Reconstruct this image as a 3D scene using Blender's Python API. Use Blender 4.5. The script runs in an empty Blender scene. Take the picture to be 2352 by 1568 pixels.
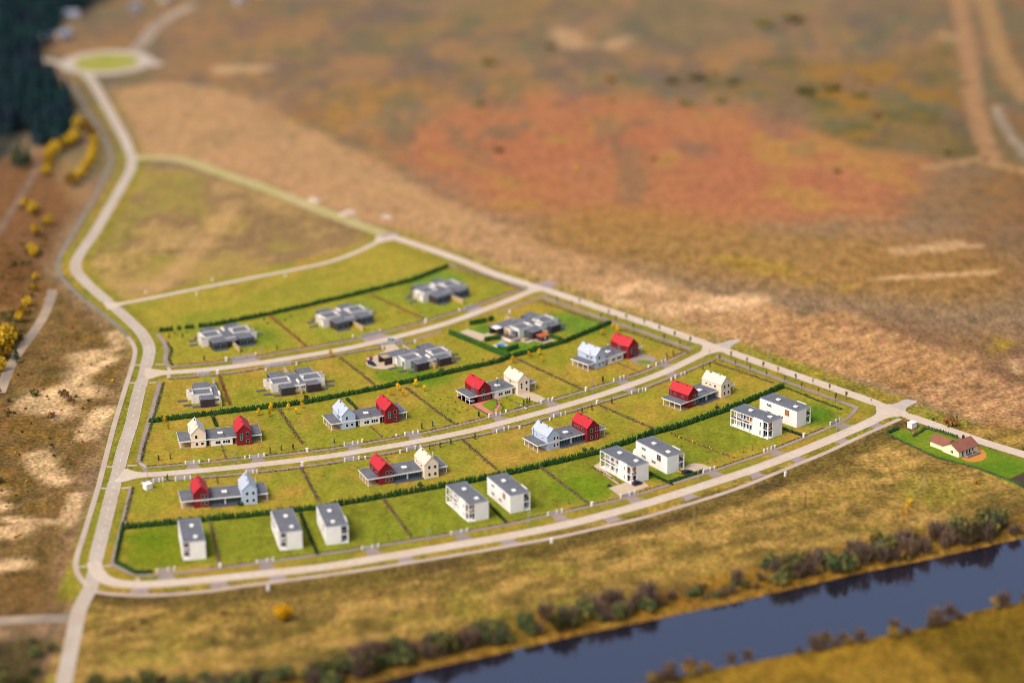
import bpy, math, random
import numpy as np
from mathutils import Vector, Matrix
R = math.radians
random.seed(11)
rng = np.random.default_rng(5)
scene = bpy.context.scene
col = scene.collection

# ------------------------------------------------------------------ helpers
def lin(c):
    return tuple(((v / 255) / 12.92 if v / 255 <= 0.04045 else ((v / 255 + 0.055) / 1.055) ** 2.4) for v in c)
GAIN = 0.645          # albedo = linear display colour * GAIN

def mat(name, rgb, rough=0.8, var=0.12, scale=1.5, spec=0.3, metal=0.0, rgb2=None, scale2=0.15, bump=0.0, coord='Object', gain=None):
    g = GAIN if gain is None else gain
    m = bpy.data.materials.new(name); m.use_nodes = True
    nt = m.node_tree; N = nt.nodes; L = nt.links
    b = N['Principled BSDF']
    b.inputs['Roughness'].default_value = rough
    b.inputs['Metallic'].default_value = metal
    b.inputs['Specular IOR Level'].default_value = spec
    c1 = [v * g for v in lin(rgb)]
    c2 = [v * g for v in lin(rgb2)] if rgb2 else c1
    tc = N.new('ShaderNodeTexCoord')
    if coord == 'World':
        geo = N.new('ShaderNodeNewGeometry'); src = geo.outputs['Position']
    else:
        src = tc.outputs['Object']
    n1 = N.new('ShaderNodeTexNoise'); n1.inputs['Scale'].default_value = scale; n1.inputs['Detail'].default_value = 6
    n2 = N.new('ShaderNodeTexNoise'); n2.inputs['Scale'].default_value = scale2; n2.inputs['Detail'].default_value = 4
    L.new(src, n1.inputs['Vector']); L.new(src, n2.inputs['Vector'])
    mx = N.new('ShaderNodeMix'); mx.data_type = 'RGBA'
    mx.inputs[6].default_value = (*c1, 1); mx.inputs[7].default_value = (*c2, 1)
    rmp = N.new('ShaderNodeMapRange'); rmp.inputs['From Min'].default_value = 0.35; rmp.inputs['From Max'].default_value = 0.65
    L.new(n2.outputs['Fac'], rmp.inputs['Value']); L.new(rmp.outputs['Result'], mx.inputs[0])
    mr = N.new('ShaderNodeMapRange')
    mr.inputs['From Min'].default_value = 0.25; mr.inputs['From Max'].default_value = 0.75
    mr.inputs['To Min'].default_value = 1 - var; mr.inputs['To Max'].default_value = 1 + var
    L.new(n1.outputs['Fac'], mr.inputs['Value'])
    vm = N.new('ShaderNodeVectorMath'); vm.operation = 'SCALE'
    L.new(mx.outputs[2], vm.inputs[0]); L.new(mr.outputs['Result'], vm.inputs['Scale'])
    L.new(vm.outputs['Vector'], b.inputs['Base Color'])
    if bump:
        bp = N.new('ShaderNodeBump'); bp.inputs['Strength'].default_value = bump; bp.inputs['Distance'].default_value = 0.1
        L.new(n1.outputs['Fac'], bp.inputs['Height']); L.new(bp.outputs['Normal'], b.inputs['Normal'])
    return m

def ribbed(name, rgb, axis='Y', freq=2.4, rough=0.45):
    """painted standing-seam sheet: ribs run down the slope"""
    m = mat(name, rgb, rough, 0.07, 0.8, 0.35, gain=.70)
    nt = m.node_tree; N = nt.nodes; L = nt.links; b = N['Principled BSDF']
    tc = N.new('ShaderNodeTexCoord'); w = N.new('ShaderNodeTexWave'); w.bands_direction = axis
    w.inputs['Scale'].default_value = freq / 3.14; L.new(tc.outputs['Object'], w.inputs['Vector'])
    mr = N.new('ShaderNodeMapRange'); mr.inputs['To Min'].default_value = 0.76; mr.inputs['To Max'].default_value = 1.10
    L.new(w.outputs['Fac'], mr.inputs['Value'])
    src = b.inputs['Base Color'].links[0].from_socket
    vm = N.new('ShaderNodeVectorMath'); vm.operation = 'SCALE'
    L.new(src, vm.inputs[0]); L.new(mr.outputs['Result'], vm.inputs['Scale']); L.new(vm.outputs['Vector'], b.inputs['Base Color'])
    return m

class MB:
    def __init__(s): s.v = []; s.f = []; s.m = []
    def add(s, vs, fs, mi=0):
        o = len(s.v); s.v += [tuple(p) for p in vs]; s.f += [tuple(i + o for i in f) for f in fs]; s.m += [mi] * len(fs)
    def box(s, x0, x1, y0, y1, z0, z1, mi=0):
        if x0 > x1: x0, x1 = x1, x0
        if y0 > y1: y0, y1 = y1, y0
        vs = [(x, y, z) for z in (z0, z1) for y in (y0, y1) for x in (x0, x1)]
        s.add(vs, [(0, 2, 3, 1), (4, 5, 7, 6), (0, 1, 5, 4), (2, 6, 7, 3), (0, 4, 6, 2), (1, 3, 7, 5)], mi)
        return s
    def poly(s, pts, z, mi=0):
        a = sum(p[0] * q[1] - q[0] * p[1] for p, q in zip(pts, pts[1:] + pts[:1]))
        if a < 0: pts = pts[::-1]
        s.add([(p[0], p[1], z) for p in pts], [tuple(range(len(pts)))], mi); return s
    def prism(s, pts, z0, z1, mi=0):
        a = sum(p[0] * q[1] - q[0] * p[1] for p, q in zip(pts, pts[1:] + pts[:1]))
        if a < 0: pts = pts[::-1]
        n = len(pts)
        s.add([(p[0], p[1], z0) for p in pts] + [(p[0], p[1], z1) for p in pts],
              [tuple(range(n))[::-1], tuple(range(n, 2 * n))] + [(i, (i + 1) % n, n + (i + 1) % n, n + i) for i in range(n)], mi); return s
    def tube(s, p, q, r0, r1=None, n=6, mi=0):
        r1 = r0 if r1 is None else r1
        p, q = Vector(p), Vector(q); d = (q - p).normalized()
        a = d.orthogonal().normalized(); b = d.cross(a)
        vs = []
        for c, r in ((p, r0), (q, r1)):
            for i in range(n):
                t = 2 * math.pi * i / n; vs.append(c + (a * math.cos(t) + b * math.sin(t)) * r)
        s.add(vs, [(i, (i + 1) % n, n + (i + 1) % n, n + i) for i in range(n)] + [tuple(range(n))[::-1], tuple(range(n, 2 * n))], mi); return s
    def mesh(s, name, mats):
        me = bpy.data.meshes.new(name); me.from_pydata(s.v, [], s.f)
        for m in (mats if isinstance(mats, (list, tuple)) else [mats]): me.materials.append(m)
        if any(s.m): me.polygons.foreach_set('material_index', s.m)
        me.update(); return me
    def build(s, name, mats, parent=None, loc=None, rz=0):
        o = bpy.data.objects.new(name, s.mesh(name, mats)); col.objects.link(o)
        if parent: o.parent = parent
        if loc is not None: o.location = loc; o.rotation_euler = (0, 0, rz)
        return o

def tag(o, label, cat, group=None):
    o['label'] = label; o['category'] = cat
    if group: o['group'] = group
    return o
def empty(name, loc, rz, label, cat, group=None):
    o = bpy.data.objects.new(name, None); col.objects.link(o); o.location = loc; o.rotation_euler = (0, 0, rz)
    o.empty_display_size = 0.5
    return tag(o, label, cat, group)
def struct(o): o['kind'] = 'structure'; return o
kids = {}
def copy_tree(o, parent=None):
    c = o.copy(); col.objects.link(c)
    if parent: c.parent = parent
    for ch in o.children: copy_tree(ch, c)
    return c
ORD = 'first second third fourth fifth sixth seventh eighth ninth tenth eleventh twelfth thirteenth fourteenth fifteenth sixteenth seventeenth eighteenth nineteenth twentieth'.split()
ORD += ['twenty-' + w for w in ORD[:9]] + ['thirtieth'] + ['thirty-' + w for w in ORD[:9]] + ['fortieth'] + ['forty-' + w for w in ORD[:9]]

# polyline tools
def dens(pts, step=1.5):
    out = [np.array(pts[0], float)]
    for a, b in zip(pts, pts[1:]):
        a, b = np.array(a, float), np.array(b, float); d = np.hypot(*(b - a)); n = max(1, int(round(d / step)))
        out += [a + (b - a) * (i / n) for i in range(1, n + 1)]
    return np.array(out)
def smooth(pts, step=1.5, k=5, it=3):
    p = dens(pts, step)
    for _ in range(it):
        q = p.copy()
        for i in range(1, len(p) - 1):
            w = min(k, i, len(p) - 1 - i); q[i] = p[i - w:i + w + 1].mean(0)
        p = q
    return p
def normals(p):
    t = np.gradient(p, axis=0); t /= np.maximum(np.hypot(t[:, 0], t[:, 1]), 1e-9)[:, None]
    return np.stack([-t[:, 1], t[:, 0]], 1)
def arclen(p): return np.concatenate([[0], np.cumsum(np.hypot(*np.diff(p, axis=0).T))])
def ribbon(name, p, w, z, m, w2=None):
    n = normals(p); hw = (np.full(len(p), w / 2) if np.isscalar(w) else np.array(w) / 2)[:, None]
    a, b = p + n * hw, p - n * hw
    vs = [(x, y, z) for x, y in a] + [(x, y, z) for x, y in b]; k = len(p)
    mb = MB(); mb.add(vs, [(k + i, k + i + 1, i + 1, i) for i in range(k - 1)])
    return struct(mb.build(name, m))
def dist_line(X, Y, p):
    """distance of points to a polyline (numpy)"""
    best = np.full(X.shape, 1e9)
    for a, b in zip(p[:-1], p[1:]):
        dx, dy = b[0] - a[0], b[1] - a[1]; l2 = dx * dx + dy * dy + 1e-12
        t = np.clip(((X - a[0]) * dx + (Y - a[1]) * dy) / l2, 0, 1)
        best = np.minimum(best, (X - a[0] - t * dx) ** 2 + (Y - a[1] - t * dy) ** 2)
    return np.sqrt(best)
def inside(X, Y, poly):
    c = np.zeros(X.shape, bool); n = len(poly)
    for i in range(n):
        (x1, y1), (x2, y2) = poly[i], poly[(i + 1) % n]
        if y1 == y2: continue
        c ^= ((y1 > Y) != (y2 > Y)) & (X < (x2 - x1) * (Y - y1) / (y2 - y1) + x1)
    return c
def sdist(X, Y, poly):
    d = dist_line(X, Y, list(poly) + [poly[0]]); return np.where(inside(X, Y, poly), d, -d)
def sstep(v, a, b):
    t = np.clip((v - a) / (b - a), 0, 1); return t * t * (3 - 2 * t)
def vnoise(X, Y, scale, seed, octv=4):
    r = np.random.default_rng(seed); tot = np.zeros(X.shape); amp = 1; s = 0
    for o in range(octv):
        g = r.random((256, 256)); u, v = X / scale, Y / scale
        iu, iv = np.floor(u).astype(int), np.floor(v).astype(int); fu, fv = u - iu, v - iv
        fu, fv = fu * fu * (3 - 2 * fu), fv * fv * (3 - 2 * fv)
        G = lambda a, b: g[a % 256, b % 256]
        tot += amp * ((G(iu, iv) * (1 - fu) + G(iu + 1, iv) * fu) * (1 - fv) + (G(iu, iv + 1) * (1 - fu) + G(iu + 1, iv + 1) * fu) * fv)
        s += amp; amp *= 0.55; scale /= 2.03
    return tot / s

# survey of the site in metres (x east, y north on the ground plane)
D = {
'west_road': [(-148.3,806.2),(-149.9,835.7),(-151.4,863.3),(-149.9,877.7),(-149.4,887.5),(-150.6,895.5),(-151.5,910.8),(-152.0,928.7),(-153.1,961.8),(-154.6,1011.1),(-154.5,1032.5),(-156.0,1067.4),(-156.5,1095.3),(-157.1,1117.0),(-158.7,1126.0),(-163.6,1141.3),(-173.4,1161.8),(-184.3,1183.0),(-194.8,1203.1),(-202.8,1220.4),(-206.3,1230.9),(-207.2,1243.3),(-206.4,1257.6),(-204.3,1281.7),(-201.6,1341.9),(-199.8,1391.9),(-202.1,1413.6),(-211.5,1452.5),(-229.1,1514.7),(-243.9,1566.5),(-253.6,1593.7)],
'south_street': [(-151.5,901.6),(-150.3,895.0),(-148.7,889.4),(-146.6,885.9),(-143.3,883.2),(-139.7,882.1),(-133.8,881.8),(-122.9,882.9),(-108.4,885.9),(-94.2,889.3),(-69.0,894.7),(-52.2,901.1),(-30.8,909.2),(-5.2,918.8),(21.4,930.7),(41.6,943.2),(48.8,947.4),(74.6,966.2),(91.7,978.8),(109.4,993.8),(123.2,1006.7),(141.2,1024.0),(149.9,1033.7),(155.2,1039.8)],
'middle_street': [(-152.6,980.9),(-148.1,979.7),(-144.9,980.4),(-124.8,983.8),(-106.6,988.1),(-73.9,996.8),(-40.6,1010.5),(-14.3,1023.7),(17.8,1045.5),(40.8,1063.3),(57.9,1078.9),(65.1,1085.7),(78.4,1102.6),(88.8,1115.2)],
'upper_street': [(-156.0,1090.2),(-152.6,1090.9),(-145.6,1091.1),(-129.4,1094.3),(-112.2,1099.8),(-70.4,1118.4),(-50.1,1132.5),(-29.4,1147.7),(-8.2,1170.4),(9.3,1190.7),(14.2,1197.2)],
'top_street': [(-184.5,1176.5),(-180.3,1177.6),(-168.2,1184.9),(-121.9,1213.4),(-85.0,1234.8),(-71.3,1253.0),(-60.6,1271.8)],
'ridge_road': [(-59.1,1274.1),(-41.4,1255.8),(-21.5,1233.4),(-8.3,1215.9),(13.2,1194.7),(18.7,1189.3),(41.1,1165.5),(61.2,1144.5),(88.7,1114.5),(108.6,1092.2),(131.0,1067.7),(152.3,1043.9),(154.1,1039.9),(170.9,1021.6),(183.8,1006.9),(199.8,991.8),(216.6,975.8),(330.0,875.0),(480.0,745.0)],
'grass_track': [(-201.0,1412.0),(-187.6,1412.5),(-175.8,1411.1),(-158.6,1390.4),(-124.7,1353.5),(-87.7,1307.1),(-70.4,1287.1),(-59.1,1274.1)],
'ring_centre': [(-243.0,1614.9)],
'ring_w': [(-261.5,1613.7),(-224.5,1616.1),(-246.6,1641.3),(-240.3,1595.1)],
'ring_west': [(-256.2,1597.7),(-266.0,1609.9),(-274.5,1619.1),(-285.2,1622.7),(-289.2,1628.9)],
'ring_north': [(-229.6,1640.6),(-225.9,1669.6),(-225.3,1699.7),(-218.8,1726.1),(-211.6,1748.5),(-205.4,1762.2)],
'ring_east': [(-222.4,1624.0),(-215.9,1611.8),(-209.7,1606.7)],
'stub_mid': [(86.7,1118.3),(88.7,1119.0),(90.7,1119.9),(92.3,1120.9),(94.4,1123.2),(96.4,1123.9),(98.6,1124.2),(99.7,1122.9),(96.9,1118.8),(95.3,1116.6),(94.3,1113.9),(94.3,1111.1),(90.3,1114.0)],
'stub_south': [(151.5,1047.2),(153.6,1046.4),(155.8,1046.5),(158.2,1048.2),(160.2,1050.7),(162.5,1051.5),(166.1,1049.8),(165.5,1047.7),(162.6,1044.5),(160.4,1041.4),(160.0,1039.2),(160.7,1036.3),(155.4,1041.9)],
'west_path': [(-150.5,880.6),(-153.3,885.6),(-156.5,892.6),(-158.0,898.7),(-158.5,907.9),(-158.5,921.4),(-159.2,968.3),(-160.4,1001.4),(-161.5,1032.7),(-162.2,1070.3),(-162.6,1101.2),(-163.3,1117.2),(-165.2,1126.2),(-171.3,1141.5),(-179.2,1157.2),(-189.7,1175.0),(-201.6,1196.7),(-211.5,1219.0),(-215.8,1240.0),(-215.7,1257.9),(-214.6,1284.7),(-212.2,1350.9),(-212.0,1407.8),(-219.0,1439.8),(-236.2,1497.4),(-256.2,1563.3),(-265.2,1584.5)],
'path_w_south': [(-146.5,969.1),(-145.7,948.7),(-145.2,923.8),(-144.6,899.4)],
'path_w_mid': [(-148.5,1080.4),(-147.9,1049.5),(-147.7,1015.5),(-146.8,993.4)],
'path_w_top': [(-156.6,1139.0),(-153.7,1132.9),(-151.1,1125.2),(-150.1,1117.7),(-149.4,1106.8),(-149.2,1102.1),(-147.2,1098.8)],
'path_upper_n': [(-147.1,1098.4),(-145.7,1098.2),(-123.3,1103.7),(-110.7,1108.7),(-70.9,1128.2),(-42.2,1148.8),(-19.0,1168.8),(0.5,1189.7),(7.6,1195.8)],
'path_upper_s': [(-145.3,1084.4),(-124.2,1088.5),(-105.6,1096.3),(-70.1,1113.4),(-47.3,1123.3),(-30.9,1139.2)],
'path_upper_s2': [(-5.6,1162.7),(12.7,1181.4),(15.8,1184.6)],
'path_mid_n': [(-143.0,988.0),(-127.5,991.0),(-96.2,998.0),(-74.4,1004.1),(-61.8,1008.8),(-35.6,1020.5),(-15.3,1032.6),(16.0,1053.9),(44.5,1076.1),(58.4,1088.3),(75.0,1108.8)],
'path_mid_s': [(-142.3,975.0),(-113.2,979.0),(-82.0,987.3),(-58.2,995.9),(-31.4,1009.3),(-5.2,1022.4),(19.6,1039.2),(49.9,1062.5),(70.2,1082.9),(85.9,1099.4)],
'path_south_n': [(-144.6,899.4),(-134.7,888.7),(-123.8,890.9),(-95.0,898.2),(-56.9,910.0),(-5.2,929.0),(12.6,938.2),(39.9,951.9),(70.5,973.5),(100.3,996.8),(125.0,1019.7),(135.8,1030.9),(138.4,1037.6),(140.9,1043.6)],
'path_south_s': [(-148.8,877.6),(-144.3,875.4),(-138.6,873.7),(-126.0,873.2),(-109.5,875.7),(-93.5,880.9),(-76.9,885.4),(-51.8,893.1),(-34.9,899.0),(-5.2,910.1),(16.7,919.0),(48.2,935.2),(76.2,954.5),(88.1,963.8),(108.2,982.3),(121.8,994.7),(140.3,1014.0),(156.7,1030.2)],
'path_ridge': [(14.7,1181.8),(39.8,1153.6),(60.6,1131.7),(77.8,1112.4)],
'path_ridge2': [(87.3,1103.6),(95.3,1094.6),(113.7,1073.7),(129.0,1056.2),(140.8,1042.5)],
'path_ridge0': [(-29.6,1230.1),(-12.8,1214.3),(7.1,1194.1)],
'hedge_top': [(-155.4,1141.8),(-131.1,1149.1),(-109.1,1161.6),(-73.8,1185.4),(-46.0,1206.1),(-29.5,1226.0)],
'hedge_mid': [(-147.0,1035.0),(-119.4,1043.5),(-85.7,1053.5),(-56.0,1069.0),(-5.2,1099.2),(-1.3,1103.9),(23.0,1122.2),(43.9,1145.9)],
'hedge_low': [(-144.2,930.2),(-112.8,936.8),(-91.8,941.5),(-71.0,947.1),(-51.9,955.0),(-14.8,970.5),(11.1,984.2),(34.2,997.5),(54.7,1015.4),(65.0,1022.0),(88.8,1041.6),(113.0,1066.1)],
'hedge_b1': [(-145.1,933.8),(-143.7,900.9),(-135.2,891.2),(-129.3,892.1)],
'hedge_pool_w': [(-27.5,1135.4),(-16.4,1122.4),(-6.0,1109.7),(-1.1,1104.9)],
'hedge_pool_n': [(-18.6,1146.2),(-11.4,1149.8)],
'hedge_pool_n2': [(-10.3,1150.9),(-8.3,1152.3)],
'hedge_pool_a': [(-11.9,1125.3),(-5.1,1128.4)],
'hedge_pool_b': [(-5.9,1114.8),(-2.2,1112.0),(2.4,1116.5)],
'hedge_pool_c': [(15.7,1131.4),(21.4,1125.6)],
'row_b23': [(-80.1,943.0),(-71.3,906.1)],
'row_b45': [(-9.9,949.7),(-3.1,932.5)],
'row_b67': [(52.7,976.4),(60.3,966.0)],
'row_b89': [(108.1,1020.7),(115.1,1013.2)],
'row_g3': [(-68.3,1057.5),(-64.0,1047.3)],
'row_g2': [(-122.8,1041.9),(-119.8,1030.2)],
'hedge_b7': [(59.4,967.4),(73.1,978.1)],
'div_d12': [(-108.7,1161.0),(-89.4,1121.3)],
'div_d23': [(-64.3,1187.8),(-38.5,1153.8)],
'div_d45': [(-124.1,1086.4),(-116.4,1053.3)],
'div_d56': [(-74.0,1107.0),(-56.9,1072.8)],
'div_g23': [(-96.4,1049.1),(-83.6,1010.5)],
'div_g34': [(-44.4,1070.1),(-24.2,1030.4)],
'div_g45': [(2.1,1102.8),(29.6,1065.6)],
'div_g16': [(-82.6,985.8),(-73.5,953.5)],
'div_g67': [(-20.4,1013.4),(-6.4,982.0)],
'div_g78': [(34.8,1049.2),(56.9,1021.7)],
'div_b12': [(-113.1,936.8),(-105.9,898.9)],
'div_b34': [(-49.4,955.4),(-37.4,919.6)],
'div_b56': [(10.7,983.8),(27.9,949.4)],
'div_b78': [(62.4,1017.8),(86.4,991.4)],
'div_g2m': [(-115.9,1010.4),(-112.6,995.7)],
'div_g3m': [(-57.4,1028.1),(-52.2,1016.4)],
'div_g5m': [(44.7,1097.0),(53.6,1086.1)],
'div_g4m': [(-3.1,1058.4),(6.1,1046.4)],
'div_g6m': [(-50.3,995.7),(-48.6,991.1)],
'div_g1m': [(-114.8,978.8),(-113.5,971.5)],
'bound_w_mid': [(-146.9,1079.2),(-146.4,1049.5),(-146.5,1013.8),(-145.8,994.6)],
'bound_w_low': [(-145.8,968.8),(-145.0,937.2)],
'bound_w_top': [(-150.9,1127.6),(-147.9,1118.8),(-147.6,1106.5),(-145.4,1099.8)],
'bound_ridge_a': [(-25.3,1226.2),(-5.3,1205.1),(4.5,1192.5)],
'bound_ridge_b': [(12.9,1176.1),(40.5,1146.1)],
'bound_ridge_c': [(45.6,1140.4),(60.3,1125.7),(76.1,1108.5)],
'bound_ridge_d': [(86.0,1095.5),(109.2,1071.3)],
'bound_ridge_e': [(113.7,1065.7),(124.5,1052.4),(134.4,1040.5)],
'river_far': [(-420.0,640.0),(-160.0,752.0),(-61.9,795.6),(-46.3,805.7),(-28.6,816.3),(-5.1,826.7),(19.2,838.8),(52.3,852.9),(81.9,866.2),(90.7,870.8),(121.7,885.7),(153.5,899.2),(186.0,914.6),(216.6,928.7),(420.0,1015.0),(700.0,1130.0)],
'river_near': [(-420.0,600.0),(-140.0,715.0),(11.0,790.4),(37.9,804.4),(49.9,809.6),(86.3,823.7),(107.2,832.3),(137.0,843.5),(159.7,857.5),(176.9,863.8),(206.1,877.4),(420.0,966.0),(700.0,1080.0)],
'gates': {'g2l': ((-128.1,991.2),(-122.9,992.3)),'g2r': ((-103.5,996.6),(-98.0,998.2)),'g3l': ((-66.9,1008.3),(-61.7,1010.1)),'g3r': ((-43.2,1018.6),(-38.1,1020.7)),'g4l': ((-9.6,1036.7),(-5.0,1039.3)),'g4r': ((11.8,1051.3),(16.5,1054.5)),'g5l': ((42.6,1075.0),(46.9,1078.5)),'g5r': ((61.3,1093.5),(65.4,1097.3)),'g1l': ((-130.2,975.0),(-124.7,976.6)),'g1k': ((-138.5,973.4),(-135.1,974.5)),'g1r': ((-103.4,980.8),(-99.4,982.0)),'g6l': ((-65.9,992.1),(-60.5,994.1)),'g6r': ((-41.9,1002.1),(-36.7,1004.9)),'g7l': ((-6.5,1020.2),(-1.7,1023.6)),'g7r': ((16.7,1035.7),(21.4,1038.8)),'g8l': ((49.5,1060.9),(54.1,1064.2)),'g8r': ((68.6,1078.5),(72.7,1082.2)),'d1': ((-120.4,1106.5),(-111.6,1109.4)),'d2': ((-66.3,1132.1),(-57.9,1137.4)),'d3': ((-21.1,1166.7),(-16.0,1170.9)),'d4': ((-132.7,1086.4),(-128.8,1087.8)),'d5': ((-103.5,1095.9),(-94.7,1099.3)),'d6': ((-56.0,1121.5),(-48.0,1125.0)),'b1': ((-127.6,892.4),(-121.6,894.0)),'b2': ((-92.5,899.1),(-86.8,900.9)),'b3': ((-55.2,909.7),(-49.5,911.8)),'b4': ((-23.0,922.0),(-17.3,924.5)),'b5': ((12.8,938.5),(17.9,941.2)),'b6': ((40.6,954.1),(45.9,957.5)),'b7': ((73.3,976.7),(77.8,980.3)),'b8': ((98.6,996.9),(103.1,1000.7)),'b9': ((127.6,1024.0),(131.8,1028.8))},
'cab_big': [(-125.1,1089.2),(-122.8,1104.5),(-81.3,1002.2),(-82.3,987.8),(30.6,1064.7),(34.7,1049.6),(29.4,946.5),(-38.2,1149.9),(115.7,1012.0),(104.6,973.1),(-105.5,895.8),(13.7,914.0),(-86.8,876.6)],
'cab_small': [(-104.8,1092.7),(-92.2,1099.0),(-110.7,1111.2),(-119.2,993.4),(-105.4,996.6),(-46.6,1017.4),(-60.0,1012.1),(-58.0,994.7),(-44.5,1000.4),(-2.7,1041.9),(15.0,1032.9),(2.7,1024.2),(55.4,1064.5),(66.7,1076.1),(57.9,1090.7),(16.3,1054.1),(-42.3,1124.7),(-56.1,1117.4),(-58.1,1138.5),(-69.8,1132.2),(-23.5,1165.1),(-0.9,1162.1),(-144.4,1190.7),(-139.1,1210.3),(-105.5,1214.7),(-168.2,1193.9)],
'lamps': [(-108.7,990.3),(-108.3,1105.6),(-71.3,1001.9),(-31.5,1019.7),(-31.2,913.3),(0.4,1037.7),(33.1,1061.6),(37.9,945.6),(5.2,930.4),(33.1,1061.8),(63.6,1089.1),(62.8,1147.3),(87.3,1120.8),(109.1,1096.2),(131.5,1071.4),(129.3,1017.1),(100.4,990.5),(155.2,1047.8),(129.3,1017.5),(-108.2,1105.6),(-74.7,1121.6),(-40.2,1143.5),(70.5,966.9),(-149.3,951.4),(-148.6,920.5),(-150.1,1012.8),(-151.8,1059.9),(-152.2,1096.8),(-141.2,976.8),(5.3,927.8)],
'street_trees': [(64.8,1134.1),(71.1,1126.2),(66.3,1123.0),(77.4,1118.5),(72.7,1115.7),(93.7,1100.4),(88.5,1096.8),(99.9,1093.7),(94.8,1090.9),(106.2,1087.1),(100.5,1084.2),(112.0,1082.0),(106.8,1077.9),(118.6,1072.9),(113.8,1070.8),(125.3,1068.3),(120.2,1064.5),(131.5,1061.5),(126.5,1057.8),(137.3,1052.1),(132.8,1050.7),(20.8,1172.9),(30.8,1171.8),(27.1,1167.5),(43.4,1155.5),(39.7,1150.7),(46.3,1147.3),(50.9,1149.1),(53.5,1137.9),(58.5,1141.9),(137.3,1052.3),(132.6,1049.5)],
'columns': [(-139.1,995.2),(-134.6,996.3),(-95.8,1001.5),(-91.5,1003.9),(-87.0,1004.6),(-133.4,975.2),(-36.7,1024.9),(-32.4,1027.2),(-71.1,1011.2),(-15.1,1013.6),(-24.7,1008.4),(-28.8,1005.5),(-32.9,1003.0),(40.8,1049.9),(32.3,1043.2),(28.3,1040.3),(-13.8,1037.4),(38.0,1075.0),(37.9,1075.0),(66.4,1103.1),(69.3,1105.8),(84.0,1091.1),(80.8,1087.8),(-150.6,1133.4),(-147.4,1115.5),(-132.3,1104.8),(-102.0,1117.7),(4.5,1049.2),(5.9,1051.2),(6.9,1052.3),(-13.8,1037.5)],
'yellow_trees': [(-103.8,1041.3),(-99.3,1040.2),(-99.1,1046.5),(-92.1,1047.3),(-86.5,1048.9),(-88.4,1042.3),(-138.9,1027.9),(-141.2,1034.4),(-51.0,1062.0),(-45.3,1061.2),(-47.6,1067.5),(-36.7,1066.4),(-40.4,1071.3),(12.5,1099.7),(11.5,1107.8),(7.4,1104.1),(0.2,1098.1),(-2.0,1133.2),(39.5,1131.3),(46.4,1135.3),(44.5,1139.7),(-78.0,1108.4)],
'bare_trees': [(16.2,946.7),(20.7,948.8),(90.5,996.9),(94.2,999.8),(78.7,988.1),(75.7,986.0),(128.6,1034.7),(132.1,1036.7),(-30.0,924.8),(-25.7,926.8),(-50.5,916.0),(-46.0,918.4)],
'pole': [(66.6,929.7),(109.1,942.3),(155.6,957.1),(153.4,956.5)],
'birch': [(145.1,930.0)],
'round_yellow': [(-79.6,852.7)],
'field_yellow': [(176.8,963.4),(148.5,946.1)],
'kiosk_a': [(-142.1,967.3),(-139.7,965.0),(-137.9,967.7)],
'kiosk_b': [(157.8,1019.8),(160.1,1017.6),(162.1,1019.4)],
'bungalow': [(173.8,989.2),(169.1,995.8),(165.9,1000.4),(182.3,996.2),(178.1,989.4),(182.3,994.6)],
'bungalow_roof': [(173.9,989.3),(171.3,993.6),(182.7,996.5),(180.4,1000.9),(165.3,1001.6),(168.7,996.6),(168.0,1003.6),(173.2,997.9)],
'orange': [(174.6,988.4),(176.3,985.8),(179.2,984.8),(182.6,986.3),(184.6,989.4),(185.3,993.2),(184.7,997.1),(183.3,1000.1)],
'bung_lawn': [(149.2,1014.1),(154.5,1020.0),(157.8,1018.9),(159.8,1013.8),(163.9,1023.8),(176.6,1009.3),(184.4,1001.2),(199.5,986.2),(194.3,957.5),(179.2,978.3),(165.6,989.1),(155.9,1005.0)],
'bung_hedge': [(149.2,1014.1),(155.7,1003.5),(165.3,989.1),(179.3,978.7),(194.3,961.1)],
'bung_hedge2': [(149.2,1014.1),(154.7,1019.5)],
'bung_hedge3': [(159.4,1011.3),(165.2,1019.7),(169.4,1016.6),(176.6,1009.3)],
'soil': [(189.6,967.7),(197.4,974.9),(194.3,957.5)],
'b6_drive': [(40.6,954.7),(36.2,963.5),(43.6,968.7),(47.6,970.7),(50.4,968.1),(51.7,964.4),(46.0,959.8)],
'b6_path': [(30.7,983.9),(33.9,988.9),(33.9,983.8),(40.8,967.7),(39.8,966.8)],
'b7_drive': [(73.3,977.5),(69.3,975.8),(65.6,981.5),(68.0,985.3),(70.7,986.6),(73.6,985.6),(76.1,983.1),(77.8,981.2)],
'g4_red': [(-9.6,1038.6),(-17.3,1050.2),(-23.9,1059.8),(-22.7,1062.4),(-17.9,1059.7),(-13.9,1053.1),(-10.6,1057.3),(-4.3,1057.5),(-6.0,1055.0),(-5.1,1049.9),(-6.6,1041.3),(-7.7,1041.3)],
'g4_island': [(-13.0,1050.7),(-11.7,1053.0),(-8.4,1056.4),(-6.7,1055.0),(-6.2,1050.8),(-7.3,1046.5),(-7.7,1041.5),(-10.2,1045.4),(-11.4,1047.5)],
'g4_drive': [(-0.2,1061.7),(2.1,1062.1),(6.7,1064.6),(10.3,1061.4),(13.7,1056.6),(12.0,1053.6),(10.2,1052.4),(2.8,1058.8)],
'g5_drive': [(49.7,1101.3),(53.8,1105.1),(54.1,1109.5),(55.3,1108.2),(59.2,1105.0),(62.3,1101.4),(60.9,1098.8),(58.6,1092.4),(56.3,1093.3),(53.3,1095.1),(51.2,1099.5)],
'g5_island': [(52.7,1098.2),(53.8,1099.9),(56.6,1100.2),(58.9,1098.9),(59.9,1096.7),(57.9,1094.3),(54.5,1095.1)],
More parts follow.
